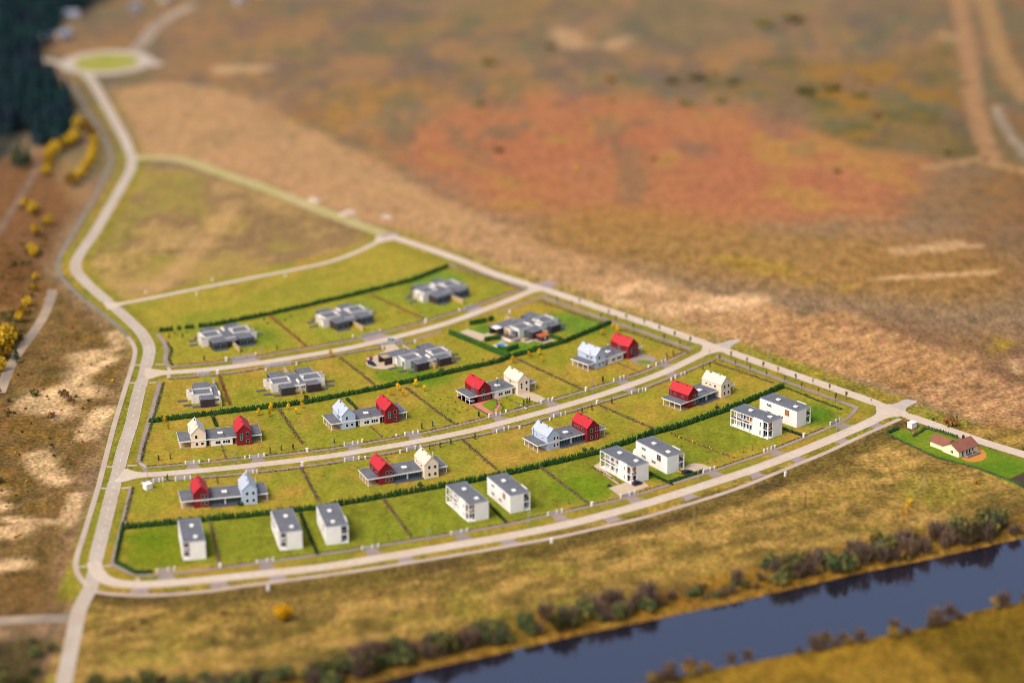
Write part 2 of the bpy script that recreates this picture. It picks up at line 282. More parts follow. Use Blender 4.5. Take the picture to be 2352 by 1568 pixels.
'd6_drive': [(-55.8,1121.4),(-51.5,1123.4),(-49.1,1118.0),(-48.5,1113.8),(-51.3,1097.9),(-49.7,1095.3),(-52.2,1092.8),(-55.6,1092.4),(-59.3,1093.8),(-61.9,1096.7),(-62.8,1100.3),(-61.5,1104.4),(-58.0,1110.5),(-55.2,1114.5),(-54.7,1117.1)],
'd7_drive': [(-23.2,1137.2),(-19.7,1141.1),(-12.0,1134.0),(-10.4,1135.7),(-6.3,1132.1),(-13.7,1125.9)],
'd7_patio': [(-5.3,1127.0),(-0.0,1125.7),(3.1,1128.7),(8.8,1126.9),(15.6,1128.9),(19.3,1125.1),(13.6,1122.0),(9.7,1125.4),(6.8,1122.2),(2.7,1125.7),(-0.2,1123.5),(-4.3,1124.8)],
'pool': [(-7.8,1120.1),(-4.9,1117.5),(-2.2,1120.2),(-4.9,1123.4)],
'd2_drive': [(-64.1,1129.9),(-57.8,1136.7),(-56.0,1133.8),(-61.9,1128.0)],
'cars': [(47.3,966.2),(65.7,977.7),(67.3,976.5),(-17.4,1054.3),(-61.3,1103.8),(-60.0,1097.7),(-52.3,1125.5)],
'car_dirs': [(45.5,964.8),(49.0,967.2),(64.1,977.2),(67.5,980.0),(65.4,975.4),(69.4,977.6),(-18.5,1056.7),(-16.0,1053.6),(-62.2,1101.8),(-60.7,1106.4),(-61.3,1099.7),(-58.6,1096.1),(-53.9,1128.3),(-50.9,1124.4)],
'tent': [(47.3,1006.0)],
'hydrants': [(66.7,1075.7)],
'sign': [(84.8,1103.6),(146.6,1045.1)],
'bungcar': [(169.4,1029.8)],
'regions': {'farm_a': [(147.5,1162.4),(212.0,1060.5),(219.6,1043.5),(210.7,996.0),(160.8,1062.0),(113.8,1113.8),(104.6,1132.8)],'red_field': [(-73.4,1441.8),(-19.7,1532.2),(66.9,1539.6),(135.2,1494.0),(215.1,1365.8),(180.7,1299.1),(104.4,1273.9),(31.6,1288.3),(-30.8,1340.0)],'green_band': [(53.6,1573.8),(125.7,1553.8),(144.1,1599.0),(213.3,1613.9),(275.1,1623.3),(248.2,1410.3),(197.5,1431.3),(149.2,1493.4)],'lot_top': [(-196.1,1399.2),(-162.8,1384.3),(-61.2,1271.8),(-122.6,1221.5),(-179.1,1186.4),(-202.1,1227.8)],'lot_top2': [(-176.6,1176.2),(-121.5,1208.9),(-58.6,1265.9),(-28.9,1229.3),(-46.0,1210.0),(-109.8,1164.0),(-155.9,1144.2),(-166.0,1154.3)]},
'links': [[(-162.2,1100.9),(-158.6,1100.8)],[(-161.1,1079.9),(-158.1,1079.5)],[(-152.9,1079.7),(-149.9,1079.9)],[(-152.8,1101.2),(-149.2,1101.5)],[(-145.7,1093.4),(-147.1,1098.1)],[(-145.2,1084.3),(-145.9,1088.9)],[(-159.6,990.0),(-156.0,989.5)],[(-158.6,968.9),(-155.8,968.2)],[(-150.8,990.3),(-146.9,990.8)],[(-150.3,968.4),(-146.2,969.1)],[(-148.2,898.0),(-144.0,898.7)],[(-156.9,897.6),(-153.6,898.1)],[(-145.7,993.0),(-142.3,982.4)],[(-146.4,993.0),(-142.6,988.1)],[(-142.7,974.9),(-142.7,972.1)],[(-134.1,888.1),(-133.3,883.1)]],
'crossings': [(-132.8,877.7),(-126.6,878.5),(-104.0,880.4),(-84.1,885.3),(-38.7,898.7),(-1.7,915.2),(35.7,934.5),(67.1,953.0),(67.4,953.5),(92.9,974.3),(110.4,989.2),(131.0,1006.4),(131.0,1007.6),(146.6,1022.3)],
'big_yellow': [(-219.7,1124.2),(-219.3,1109.4),(-222.5,1121.3),(-218.8,1131.6),(-220.2,1165.6),(-219.8,1176.8),(-220.1,1157.0),(-219.9,1198.1),(-228.3,1248.5),(-230.6,1254.8),(-218.1,1095.7),(-224.0,1141.6),(-222.0,1214.2),(-239.4,1316.6),(-228.7,1295.9),(-232.4,1280.1),(-227.9,1249.2),(-245.2,1326.5)],
'gold_arc': [(-238.9,1470.2),(-233.2,1463.3),(-228.1,1449.9),(-225.0,1433.6),(-223.0,1417.6),(-221.9,1402.0),(-222.4,1386.7),(-224.0,1373.3),(-226.7,1361.6),(-237.7,1437.3),(-240.0,1434.1),(-242.7,1427.8),(-244.2,1420.0),(-244.8,1409.0),(-244.2,1396.7),(-242.7,1381.4),(-236.9,1443.7)],
'forest_a': [(-278.8,1594.8),(-266.6,1567.5),(-251.7,1526.3),(-245.1,1494.3),(-241.6,1463.6),(-242.5,1432.6),(-248.1,1428.0),(-257.5,1430.0),(-269.3,1474.8),(-279.3,1513.2),(-289.6,1546.1),(-298.0,1561.2),(-307.2,1569.1),(-314.0,1608.0)],
'forest_b': [(-312.6,1600.1),(-299.8,1607.4),(-288.5,1624.9),(-285.9,1647.2),(-284.0,1668.0),(-282.6,1693.6),(-280.1,1719.9),(-277.6,1747.0),(-275.4,1770.1),(-277.5,1808.7),(-349.8,1812.1)],
'far_house': [(-280.1,1726.6),(-288.3,1666.0),(-277.9,1676.2),(-225.2,1772.5),(-241.3,1743.0),(-174.8,1763.1)],
'heap': [(-80.3,1312.3),(-83.4,1308.3),(-61.5,1303.5),(-99.3,1332.5)],
'road_dark': [(-212.1,1200.4),(-210.1,1180.5),(-210.7,1156.7),(-211.5,1138.2),(-214.6,1121.8),(-215.3,1104.2),(-214.8,1085.8),(-214.0,1069.2)],
'road_dark2': [(-250.7,1415.5),(-250.1,1372.8),(-250.8,1329.5),(-251.9,1291.3),(-252.5,1275.6)],
'river_band': [(-141.9,807.9),(-130.6,811.7),(-119.1,814.9),(-87.8,814.1)],
'rb2': [(-79.9,813.9),(-68.4,820.6),(-56.8,826.4),(-40.9,828.7),(-20.9,835.3),(-5.2,845.8)],
'far_track_a': [(296.2,1781.5),(285.5,1685.5),(275.5,1602.6),(263.4,1509.0),(256.8,1434.3),(253.8,1384.1)],
'far_track_b': [(312.7,1780.7),(302.1,1671.8),(295.4,1601.8),(294.6,1551.6),(294.5,1507.7)],
'far_track_c': [(273.3,1494.4),(271.9,1453.5),(273.5,1420.8),(274.1,1389.4)],
'far_track_d': [(217.1,1379.4),(245.2,1390.5),(260.6,1377.7),(269.4,1368.4)],
'scar_0': [(51.0,1189.3),(57.4,1195.8),(66.1,1192.8)],
'scar_1': [(47.9,1177.6),(54.6,1172.2)],
'scar_2': [(71.0,1164.0),(82.2,1170.1),(99.8,1174.6),(108.3,1177.0)],
'scar_3': [(88.2,1163.5),(105.8,1168.0)],
'scar_4': [(185.4,1242.6),(206.3,1249.5),(214.7,1251.7)],
'scar_5': [(213.8,1093.7),(214.4,1081.2)],
'scar_6': [(267.8,1658.4),(278.5,1647.4)],
'scar_7': [(31.7,1679.6),(41.3,1645.3),(61.7,1640.3),(70.5,1656.6)],
'scar_8': [(-170.8,1594.1),(-144.1,1596.9)],
'scar_9': [(170.5,1203.0),(224.1,1210.5)],
'scar_10': [(186.1,1243.7),(224.3,1249.0)],
'forest_c': [(-316.5,1616.1),(-298.5,1599.5),(-283.8,1595.0),(-274.1,1516.5),(-272.1,1474.9),(-273.8,1451.7),(-289.4,1462.2)],
'pine_spot': [(-262.0,1397.3),(-258.0,1394.1),(-254.9,1397.1),(-261.4,1409.7)],
'seedlings': [(-26.8,1058.9),(-29.8,1057.0),(-32.7,1055.1),(-26.7,1051.5),(-23.6,1053.6),(-29.6,1049.7),(-20.6,1048.2),(-23.7,1045.8),(-26.6,1044.1),(-18.6,1044.8),(-21.9,1042.6),(-24.6,1040.8)],
'seed_b': [(-148.8,1139.5),(-145.3,1137.6),(-145.0,1134.8),(-143.7,1140.5),(-12.5,1102.3),(-8.0,1103.3),(-101.4,1155.0),(-99.2,1160.6),(-110.8,1155.9),(-108.7,1150.9)],
'd7_green': [(-15.5,1138.7),(-12.0,1142.0),(4.0,1118.4),(9.9,1119.9),(1.1,1114.6)],
'tan_strip': [(-232.7,1558.5),(-196.7,1566.7),(-170.1,1555.9),(-130.0,1496.2),(-97.7,1445.8),(-71.9,1400.1),(-38.2,1338.7),(16.0,1254.1),(65.8,1206.4),(121.6,1155.8),(87.7,1117.9),(13.2,1202.0),(-58.3,1282.3),(-139.5,1380.5),(-196.5,1418.7)],
}
# ------------------------------------------------------------------ camera, light
HC, PITCH, ROLL, FPX = 418.305, 0.356011, -0.0108423, 10998.75
Fv = Vector((0, math.cos(PITCH), -math.sin(PITCH))); Uv = Vector((0, math.sin(PITCH), math.cos(PITCH))); Rv = Vector((1, 0, 0))
X2 = math.cos(ROLL) * Rv + math.sin(ROLL) * Uv; Y2 = -math.sin(ROLL) * Rv + math.cos(ROLL) * Uv
cd = bpy.data.cameras.new('camera'); cam = bpy.data.objects.new('camera', cd); col.objects.link(cam)
M = Matrix((X2, Y2, -Fv)).transposed().to_4x4(); M.translation = Vector((0, 0, HC)); cam.matrix_world = M
cd.sensor_fit = 'HORIZONTAL'; cd.sensor_width = 720; cd.lens = FPX / 4096 * 720
cd.clip_start = 1; cd.clip_end = 30000
cd.dof.use_dof = True; cd.dof.focus_distance = 1103.0; cd.dof.aperture_fstop = cd.lens / 1000 / 14.0
scene.cycles.pixel_filter_type = 'BLACKMAN_HARRIS'; scene.cycles.filter_width = 0.75
scene.camera = cam

SUN_DIR = Vector((-0.62, -0.55, 1.05)).normalized()        # towards the sun
el = math.asin(SUN_DIR.z); az = math.atan2(SUN_DIR.x, SUN_DIR.y)
w = bpy.data.worlds.new('World'); scene.world = w; w.use_nodes = True
bg = w.node_tree.nodes['Background']; sk = w.node_tree.nodes.new('ShaderNodeTexSky'); sk.sky_type = 'NISHITA'
sk.sun_disc = False; sk.sun_elevation = el; sk.sun_rotation = az; sk.air_density = 1.0; sk.dust_density = 5.0; sk.ozone_density = 1.0
w.node_tree.links.new(sk.outputs['Color'], bg.inputs['Color']); bg.inputs['Strength'].default_value = 0.225
ld = bpy.data.lights.new('sun', 'SUN'); lo = bpy.data.objects.new('sun', ld); col.objects.link(lo)
ld.energy = 2.2; ld.angle = R(28); ld.color = (1.0, 0.93, 0.83)
lo.rotation_euler = (-SUN_DIR).to_track_quat('-Z', 'Y').to_euler(); lo.location = (0, 900, 300)
scene.view_settings.view_transform = 'Standard'; scene.view_settings.look = 'None'; scene.view_settings.exposure = 0
scene.cycles.max_bounces = 5

# ------------------------------------------------------------------ materials
M_road = mat('pale asphalt', (216, 198, 178), 0.9, 0.10, 0.5, 0.2, rgb2=(212, 188, 163), scale2=0.06, coord='World', gain=.68)
M_roadw = mat('grey asphalt', (198, 183, 165), 0.9, 0.10, 0.5, 0.2, rgb2=(190, 171, 150), scale2=0.06, coord='World', gain=.68)
M_path = mat('mauve paving', (172, 152, 138), 0.9, 0.09, 1.2, 0.2, rgb2=(156, 138, 128), scale2=0.08, coord='World')
M_pathl = mat('light path paving', (205, 183, 162), 0.9, 0.07, 1.0, 0.2, rgb2=(190, 168, 150), scale2=0.08, coord='World', gain=.68)
M_pathg = mat('grey worn path', (150, 138, 124), 0.9, 0.1, 1.0, 0.2, rgb2=(134, 126, 112), scale2=0.08, coord='World')
M_stub = mat('bare concrete stub', (206, 190, 176), 0.9, 0.08, 0.6, 0.2, rgb2=(188, 174, 164), scale2=0.1, coord='World', gain=.68)
M_apron = mat('apron paving', (178, 158, 150), 0.9, 0.06, 1.2, 0.2, rgb2=(162, 144, 140), scale2=0.1, coord='World')
M_kerb = mat('kerb concrete', (224, 206, 182), 0.85, 0.06, 1.0, coord='World')
M_line = mat('road paint', (238, 228, 215), 0.7, 0.06, 2.0, coord='World')
M_trackgrass = mat('overgrown track', (186, 172, 108), 0.95, 0.18, 0.25, 0.1, rgb2=(196, 178, 128), scale2=0.05, coord='World')
M_track = mat('sandy track', (190, 165, 135), 0.95, 0.15, 0.3, 0.1, rgb2=(150, 135, 120), scale2=0.06, coord='World')
M_white = mat('white render', (236, 232, 226), 0.75, 0.03, 0.5, 0.25, rgb2=(224, 220, 214), scale2=0.2, gain=.95)
M_cream = mat('cream cladding', (226, 205, 178), 0.75, 0.05, 0.8, 0.25, gain=.98)
M_ivory = ribbed('ivory roof sheet', (238, 224, 202))
M_redwall = mat('dark red cladding', (134, 26, 36), 0.7, 0.2, 1.2, 0.3, rgb2=(150, 32, 42), scale2=0.3)
M_redroof = ribbed('red roof sheet', (206, 38, 46))
M_bluewall = mat('pale blue cladding', (172, 186, 206), 0.75, 0.05, 0.8, 0.25, gain=.98)
M_blueroof = ribbed('pale blue roof sheet', (200, 208, 222))
M_felt = mat('grey roofing felt', (108, 110, 117), 0.9, 0.16, 1.4, 0.2, rgb2=(122, 123, 129), scale2=0.25)
M_cap = mat('grey metal coping', (152, 158, 172), 0.5, 0.06, 1.0, 0.4)
M_darkclad = mat('dark brown cladding', (76, 62, 66), 0.8, 0.14, 1.6, 0.25, rgb2=(66, 54, 58), scale2=0.4)
M_creamr = mat('off white render', (226, 218, 206), 0.8, 0.04, 0.6, 0.2, gain=.98)
M_yellow = mat('yellow ochre wall', (214, 184, 118), 0.8, 0.08, 0.8, 0.2)
M_glass = mat('dark window glass', (30, 36, 60), 0.12, 0.10, 0.7, 0.5)
M_glassg = mat('green tinted glass', (54, 78, 88), 0.12, 0.25, 0.9, 0.5)
M_glassr = mat('plum glazing', (84, 40, 56), 0.2, 0.2, 0.9, 0.5)
M_frame = mat('white window frame', (226, 224, 222), 0.6, 0.03, 1.0, gain=.98)
M_frameg = mat('grey green frame', (150, 186, 180), 0.6, 0.05, 1.0)
M_wood = mat('orange wood panel', (196, 132, 62), 0.7, 0.15, 0.9, 0.25, rgb2=(150, 92, 52), scale2=0.5)
M_deck = mat('dark terrace paving', (92, 88, 98), 0.9, 0.16, 1.5, 0.2)
M_gravel = mat('tan gravel floor', (196, 166, 122), 0.95, 0.14, 1.2, 0.1)
M_metal = mat('galvanised steel', (178, 182, 184), 0.45, 0.05, 1.0, 0.5, metal=0.3)
M_pane = mat('grey gate panel', (206, 206, 206), 0.7, 0.06, 1.0)
M_concrete = mat('white concrete pillar', (234, 226, 214), 0.8, 0.05, 1.5, gain=.98)
M_redpave = mat('red brick paving', (216, 140, 118), 0.9, 0.08, 1.0, 0.2, coord='World')
M_track2 = mat('faint track', (150, 118, 92), 0.95, 0.15, 0.3, 0.1, rgb2=(122, 100, 82), scale2=0.06, coord='World')
M_beige = mat('beige block paving', (214, 190, 160), 0.9, 0.07, 1.0, 0.2, coord='World')
M_orange = mat('orange clinker paving', (214, 142, 62), 0.9, 0.10, 0.9, 0.2, coord='World')
M_soil = mat('dark garden soil', (84, 66, 58), 0.95, 0.2, 1.0, 0.1, coord='World')
M_lawn = mat('bright mown lawn', (116, 138, 24), 0.95, 0.24, 0.55, 0.1, rgb2=(136, 150, 34), scale2=0.07, coord='World', bump=0.2)
M_lawnd = mat('dull island lawn', (158, 156, 62), 0.95, 0.2, 0.3, 0.1, rgb2=(170, 164, 80), scale2=0.05, coord='World')
M_lawn2 = mat('deep green lawn', (96, 128, 22), 0.95, 0.26, 0.55, 0.1, rgb2=(126, 142, 34), scale2=0.07, coord='World', bump=0.2)
M_hedge = mat('thuja foliage', (34, 72, 34), 0.85, 0.42, 1.3, 0.2, rgb2=(52, 92, 30), scale2=0.5, coord='World')
M_hedgel = mat('clipped hedge foliage', (62, 104, 24), 0.85, 0.4, 1.2, 0.2, rgb2=(44, 84, 34), scale2=0.4, coord='World')
M_scrubA = mat('brown hedge leaves', (138, 116, 78), 0.9, 0.35, 0.9, 0.1, rgb2=(150, 112, 84), scale2=0.12, coord='World')
M_scrubB = mat('dark hedge leaves', (112, 104, 76), 0.9, 0.35, 0.9, 0.1, rgb2=(124, 98, 82), scale2=0.12, coord='World')
M_redleaf = mat('red autumn leaves', (200, 92, 52), 0.9, 0.3, 0.9, 0.1, rgb2=(164, 100, 60), scale2=0.2, coord='World')
M_yel = mat('yellow leaves', (236, 184, 18), 0.85, 0.2, 1.1, 0.15, rgb2=(214, 168, 26), scale2=0.4, coord='World', gain=.95)
M_yeld = mat('olive yellow leaves', (196, 160, 36), 0.85, 0.3, 1.1, 0.15, coord='World', gain=.95)
M_gold = mat('golden leaves', (196, 146, 28), 0.85, 0.25, 1.1, 0.15, rgb2=(168, 130, 36), scale2=0.4, coord='World')
M_olive = mat('olive leaves', (124, 118, 66), 0.9, 0.3, 0.6, 0.1, rgb2=(142, 122, 58), scale2=0.1, coord='World')
M_greenl = mat('dark green leaves', (72, 94, 60), 0.9, 0.35, 0.6, 0.1, rgb2=(92, 106, 62), scale2=0.1, coord='World')
M_greyl = mat('grey brown twigs', (138, 120, 96), 0.9, 0.3, 0.6, 0.1, rgb2=(146, 118, 88), scale2=0.1, coord='World')
M_orl = mat('orange brown leaves', (186, 128, 44), 0.9, 0.3, 0.6, 0.1, rgb2=(160, 112, 50), scale2=0.1, coord='World')
M_pine = mat('dark pine needles', (28, 60, 58), 0.9, 0.4, 0.2, 0.1, rgb2=(34, 46, 60), scale2=0.05, coord='World')
M_plum = mat('plum leaves', (118, 86, 84), 0.9, 0.3, 0.9, 0.1, rgb2=(104, 90, 80), scale2=0.2, coord='World')
M_trunk = mat('bark', (92, 76, 62), 0.9, 0.2, 2.0, 0.1)
M_trunkw = mat('birch bark', (206, 190, 160), 0.9, 0.2, 1.0, 0.1)
M_polew = mat('weathered pole', (176, 158, 130), 0.9, 0.15, 1.0, 0.1)
M_poled = mat('tarred pole', (78, 66, 62), 0.9, 0.15, 1.0, 0.1)
M_tile = mat('brown roof tile', (158, 102, 80), 0.85, 0.12, 1.2, 0.2, rgb2=(146, 92, 78), scale2=0.3)
M_bung = mat('pale yellow render', (232, 220, 178), 0.8, 0.04, 0.8, 0.2, gain=.98)
M_shedroof = mat('terracotta shed roof', (204, 98, 68), 0.8, 0.1, 1.0, 0.2)
M_poolw = mat('pool water', (62, 150, 214), 0.08, 0.08, 0.5, 0.5)
M_tyre = mat('tyre rubber', (34, 34, 38), 0.85, 0.1, 3.0)
M_rim = mat('wheel rim', (176, 178, 182), 0.35, 0.05, 3.0, metal=0.6)
M_lamp = mat('lamp glass', (244, 236, 210), 0.3, 0.02, 3.0, gain=.98)
M_tail = mat('tail lamp red', (190, 44, 30), 0.3, 0.05, 3.0)
M_signred = mat('sign red', (206, 60, 52), 0.5, 0.03, 3.0)
M_signw = mat('sign white', (236, 234, 230), 0.5, 0.03, 3.0, gain=.98)
M_signb = mat('sign blue grey', (120, 140, 180), 0.5, 0.03, 3.0)
M_bin = mat('green plastic bin', (24, 130, 84), 0.5, 0.05, 2.0)

# ------------------------------------------------------------------ streets
W_RD, W_ST, W_RIDGE = 4.9, 4.2, 5.0
west = smooth(D['west_road'], 1.5, 3, 2)
south = smooth(D['south_street'], 1.5, 4, 3); middle = smooth(D['middle_street'], 1.5, 5, 3)
upper = smooth(D['upper_street'], 1.5, 5, 3); top = smooth(D['top_street'], 1.5, 6, 3)
ridge = smooth(D['ridge_road'], 1.5, 3, 2); grasstrack = smooth(D['grass_track'], 1.5, 5, 3)
def flare(p, w, a=0, b=0, r=9.0, off=2.2):
    s = arclen(p); T = s[-1]; ww = np.full(len(p), w)
    if a: ww = ww + a * np.clip(1 - np.maximum(s - off, 0) / r, 0, 1) ** 2.2
    if b: ww = ww + b * np.clip(1 - np.maximum(T - s - off, 0) / r, 0, 1) ** 2.2
    return ww
def gradw(p, pairs):
    s = arclen(p); return np.interp(s, [q[0] * s[-1] for q in pairs], [q[1] for q in pairs])
STREETS = [(west, np.full(len(west), W_RD)), (south, flare(south, W_ST + 1.0, 0, 10)), (middle, flare(middle, W_ST, 9, 9)),
           (upper, flare(upper, W_ST, 9, 9)), (top, flare(top, 3.2, 7, 7)), (ridge, np.full(len(ridge), W_RIDGE))]
for i, (p, wv) in enumerate(STREETS):
    ribbon('road', p, wv, 0.060 + 0.004 * i, M_roadw if i == 0 else M_road)
ribbon('road', grasstrack, 8.5, 0.040, M_trackgrass)
# roundabout at the top left
rc = np.array(D['ring_centre'][0]); t = np.linspace(0, 2 * math.pi, 49)
ringp = np.stack([rc[0] + 23.5 * np.cos(t), rc[1] + 25.5 * np.sin(t)], 1)
ribbon('road', ringp, 9.0, 0.086, M_roadw)
for n, wd, mm in (('ring_west', 7, M_roadw), ('ring_north', 9, M_track), ('ring_east', 9, M_roadw)):
    ribbon('road', smooth(D[n], 3, 3, 2), wd, 0.09, mm)
struct(MB().poly([tuple(q) for q in np.stack([rc[0] + 19 * np.cos(t[:-1]), rc[1] + 21 * np.sin(t[:-1])], 1)], 0.12).build('lawn', M_lawnd))
for n in ('stub_mid', 'stub_south'):
    struct(MB().poly(D[n], 0.052).build('road', M_stub))
# stub of the upper and top streets beyond the ridge road
for p in (upper, top):
    d = p[-1] - p[-8]; d /= np.hypot(*d)
    ribbon('road', np.array([p[-1] + d * q for q in (0, 2, 4, 6, 8.5)]), np.array([11, 8.5, 7, 6.5, 6]), 0.05, M_apron)

PATHS = {}
for n, wd, mm in (('west_path', 2.1, M_pathl), ('path_w_south', 1.9, M_path), ('path_w_mid', 1.9, M_path), ('path_w_top', 1.9, M_path),
                  ('path_upper_n', 1.6, M_path), ('path_upper_s', 1.6, M_path), ('path_upper_s2', 1.5, M_path), ('path_mid_n', 1.6, M_path), ('path_mid_s', 1.6, M_path),
                  ('path_south_n', 1.8, M_path), ('path_south_s', 2.3, M_pathl), ('path_ridge', 2.6, M_path), ('path_ridge2', 2.4, M_path), ('path_ridge0', 2.4, M_path)):
    p = smooth(D[n], 1.5, 3, 2); PATHS[n] = p
    if n == 'west_path':
        kk = int(np.argmax(p[:, 1] > 1135)); ribbon('path', p[:kk + 1], wd, 0.104, mm); ribbon('path', p[kk:], wd, 0.104, M_pathg)
    else: ribbon('path', p, wd, 0.100 + 0.004 * len(PATHS), mm)
# little cross links between path and road
for k_, (a, b) in enumerate(D['links']):
    p = dens([a, b], 1.0); ribbon('path', p, 1.5, 0.030 + 0.002 * k_, M_pathl if k_ != 12 else M_path)
# wide lay-by crossings between the south street and its southern path
seen_c = []
for q in D['crossings']:
    q = np.array(q)
    if any(np.hypot(*(q - o_)) < 9 for o_ in seen_c): continue
    seen_c.append(q); i = np.argmin(np.hypot(*(south - q).T)); tt = south[min(i + 2, len(south) - 1)] - south[max(i - 2, 0)]; tt /= np.hypot(*tt)
    nn = np.array([tt[1], -tt[0]]); pp = [south[i] + nn * (2.2 + 0.6 * k) for k in range(9)]
    ribbon('path', np.array(pp), np.array([9, 7.2, 6, 5.4, 5.2, 5.4, 6, 7, 8]), 0.05 + .004 * (len(seen_c) % 2), M_apron)

# kerbs: small concrete upstands, left open at every junction
others = [(p, wv) for p, wv in STREETS]
def kerb(idx, side, w_extra=0.0):
    p, wv = STREETS[idx]; n = normals(p); e = p + n * side * (wv / 2)[:, None]; e2 = p + n * side * (wv / 2 + 0.22)[:, None]
    ok = np.ones(len(p), bool)
    for j, (q, wq) in enumerate(STREETS):
        if j == idx: continue
        dd = np.sqrt(((e[:, None, :] - q[None, :, :]) ** 2).sum(2)); ok &= ~((dd - (wq / 2)[None, :]) < 0.9).any(1)
    for nme in ('stub_mid', 'stub_south'):
        ok &= ~(sdist(e[:, 0], e[:, 1], D[nme]) > -0.6)
    mb = MB()
    for i in range(len(p) - 1):
        if ok[i] and ok[i + 1]:
            vs = [(*e[i], 0), (*e2[i], 0), (*e2[i + 1], 0), (*e[i + 1], 0)] + [(*e[i], .15), (*e2[i], .15), (*e2[i + 1], .15), (*e[i + 1], .15)]
            mb.add(vs, [(4, 5, 6, 7), (0, 1, 5, 4), (1, 2, 6, 5), (2, 3, 7, 6), (3, 0, 4, 7)])
    if mb.v: struct(mb.build('kerb', M_kerb))
for i in (0, 1, 2, 3, 5):
    for sd in (-1, 1): kerb(i, sd)
# centre dashes
def dashes(p, z, on=2.2, off=4.5, start=0, stop=1e9):
    s = arclen(p); mb = MB(); a = start
    while a + on < min(s[-1], stop):
        q = [np.array([np.interp(v, s, p[:, 0]), np.interp(v, s, p[:, 1])]) for v in (a, a + on)]
        d = q[1] - q[0]; d /= np.hypot(*d); n = np.array([-d[1], d[0]]) * 0.1
        mb.add([(*(q[0] - n), z), (*(q[1] - n), z), (*(q[1] + n), z), (*(q[0] + n), z)], [(0, 1, 2, 3)]); a += on + off
    struct(mb.build('road_marking', M_line))
dashes(west, 0.066, start=95, stop=420); dashes(south, 0.070, start=30)

# ------------------------------------------------------------------ ground sheet: colour fields laid out in metres
xs = np.concatenate([[-9000, -4000, -1500, -700], np.arange(-420, 421, 3.0), [700, 1500, 4000, 9000]])
ys = np.concatenate([[-3000, 0, 500, 650], np.arange(720, 1261, 3.0), np.arange(1266, 1960, 6.0), [2200, 3000, 6000, 14000]])
X, Y = np.meshgrid(xs, ys)
def c3(r, g, b): return np.array(lin((r, g, b)))[None, None, :]
C = np.ones(X.shape + (3,)) * c3(166, 130, 92)
def blend(c, m):
    global C
    C = C * (1 - m[..., None]) + c3(*c) * m[..., None]
n4 = vnoise(X * .8, Y * .5, 7, 51); n1 = vnoise(X, Y * .7, 50, 1); n2 = vnoise(X, Y * .7, 28, 2); n3 = vnoise(X, Y, 14, 3); nf = vnoise(X * 0.55, Y * 0.9, 120, 4)
def reg(poly, soft=12, wob=14): return sstep(sdist(X, Y, poly) + (n2 - 0.5) * 2 * wob, -soft / 2, soft / 2)
P = D['regions']
# far heath
C *= 0.86
blend((152, 124, 94), sstep(nf, 0.45, 0.6)); blend((128, 114, 84), sstep(n1, 0.5, 0.68) * sstep(Y, 1280, 1450))
blend((172, 128, 86), sstep(vnoise(X, Y * .55, 36, 9), 0.52, 0.66) * 0.7 * sstep(Y, 1150, 1300))
blend((134, 122, 78), sstep(vnoise(X, Y * .55, 30, 12), 0.54, 0.68) * 0.7 * sstep(Y, 1250, 1400))
blend((112, 100, 88), sstep(vnoise(X, Y * .55, 28, 15), 0.56, 0.68) * 0.75 * sstep(Y, 1400, 1500))
blend((176, 130, 70), sstep(vnoise(X, Y * .55, 24, 17), 0.6, 0.72) * 0.5 * sstep(Y, 1250, 1350))
# plain dry meadow strip on the village side of the red field
strip = reg(D['tan_strip'], 12, 7)
blend((198, 156, 108), strip * 0.85); blend((184, 138, 104), strip * sstep(n2, .48, .6) * .7); blend((164, 128, 92), strip * sstep(n3, .54, .66) * .5)
# red heather field and the green band behind it
rf = reg(P['red_field'], 45, 26); blend((186, 120, 80), rf * 0.85); blend((178, 112, 80), rf * sstep(n1, .5, .62) * 0.6); blend((182, 136, 74), rf * sstep(n2, .55, .7) * .8)
gb = reg(P['green_band'], 25, 25); blend((124, 108, 60), gb * 0.7); blend((98, 98, 54), gb * sstep(n2, .5, .62) * 0.85); blend((166, 120, 46), gb * sstep(n1, .58, .68) * 0.8)
ye = sstep(dist_line(X, Y, [(-110, 1500), (-70, 1540), (0, 1560)]), 45, 10); blend((176, 128, 64), ye * .7)
blend((170, 128, 68), sstep(dist_line(X, Y, [(50, 1280), (110, 1240), (200, 1210)]), 60, 20) * .8)
blend((176, 142, 50), sstep(dist_line(X, Y, [(95, 1235), (130, 1215), (150, 1195)]), 16, 4) * sstep(n3, .45, .6) * .6)
blend((140, 102, 70), sstep(dist_line(X, Y, [(150, 1130), (200, 1095), (235, 1080)]), 40, 12) * .7)
blend((172, 142, 36), sstep(dist_line(X, Y, [(205, 1120), (228, 1090)]), 13, 3) * sstep(n4, .42, .58) * .8)
blend((118, 84, 50), sstep(X - 0.19 * (Y - 1100), 120, 250) * sstep(Y, 1120, 1280) * .6)  # soil painted darker towards the right edge, imitating lens vignetting
# ploughed and mown farm field on the right
fa = reg(P['farm_a'], 10, 5); blend((194, 146, 98), fa * .9); fs = vnoise(X * 0.9 + Y * 0.9, (Y - X) * 3.0, 9, 22)
blend((212, 166, 116), fa * sstep(fs, .5, .62) * .7); blend((150, 108, 84), fa * sstep(fs, .49, .38) * .6); blend((164, 122, 66), fa * sstep(n1, .52, .66) * .6)
fb = reg([(58, 1125), (110, 1175), (160, 1130), (200, 1095), (130, 1075)], 14, 8); blend((206, 158, 106), fb * .85); blend((160, 116, 80), fb * sstep(fs, .5, .38) * .7)
# village lots
V = reg([(-160, 870), (-158, 1060), (-165, 1125), (-205, 1215), (-100, 1275), (-62, 1270), (-8, 1215), (90, 1113), (155, 1040), (120, 995), (40, 935), (-50, 895)], 4, 1)

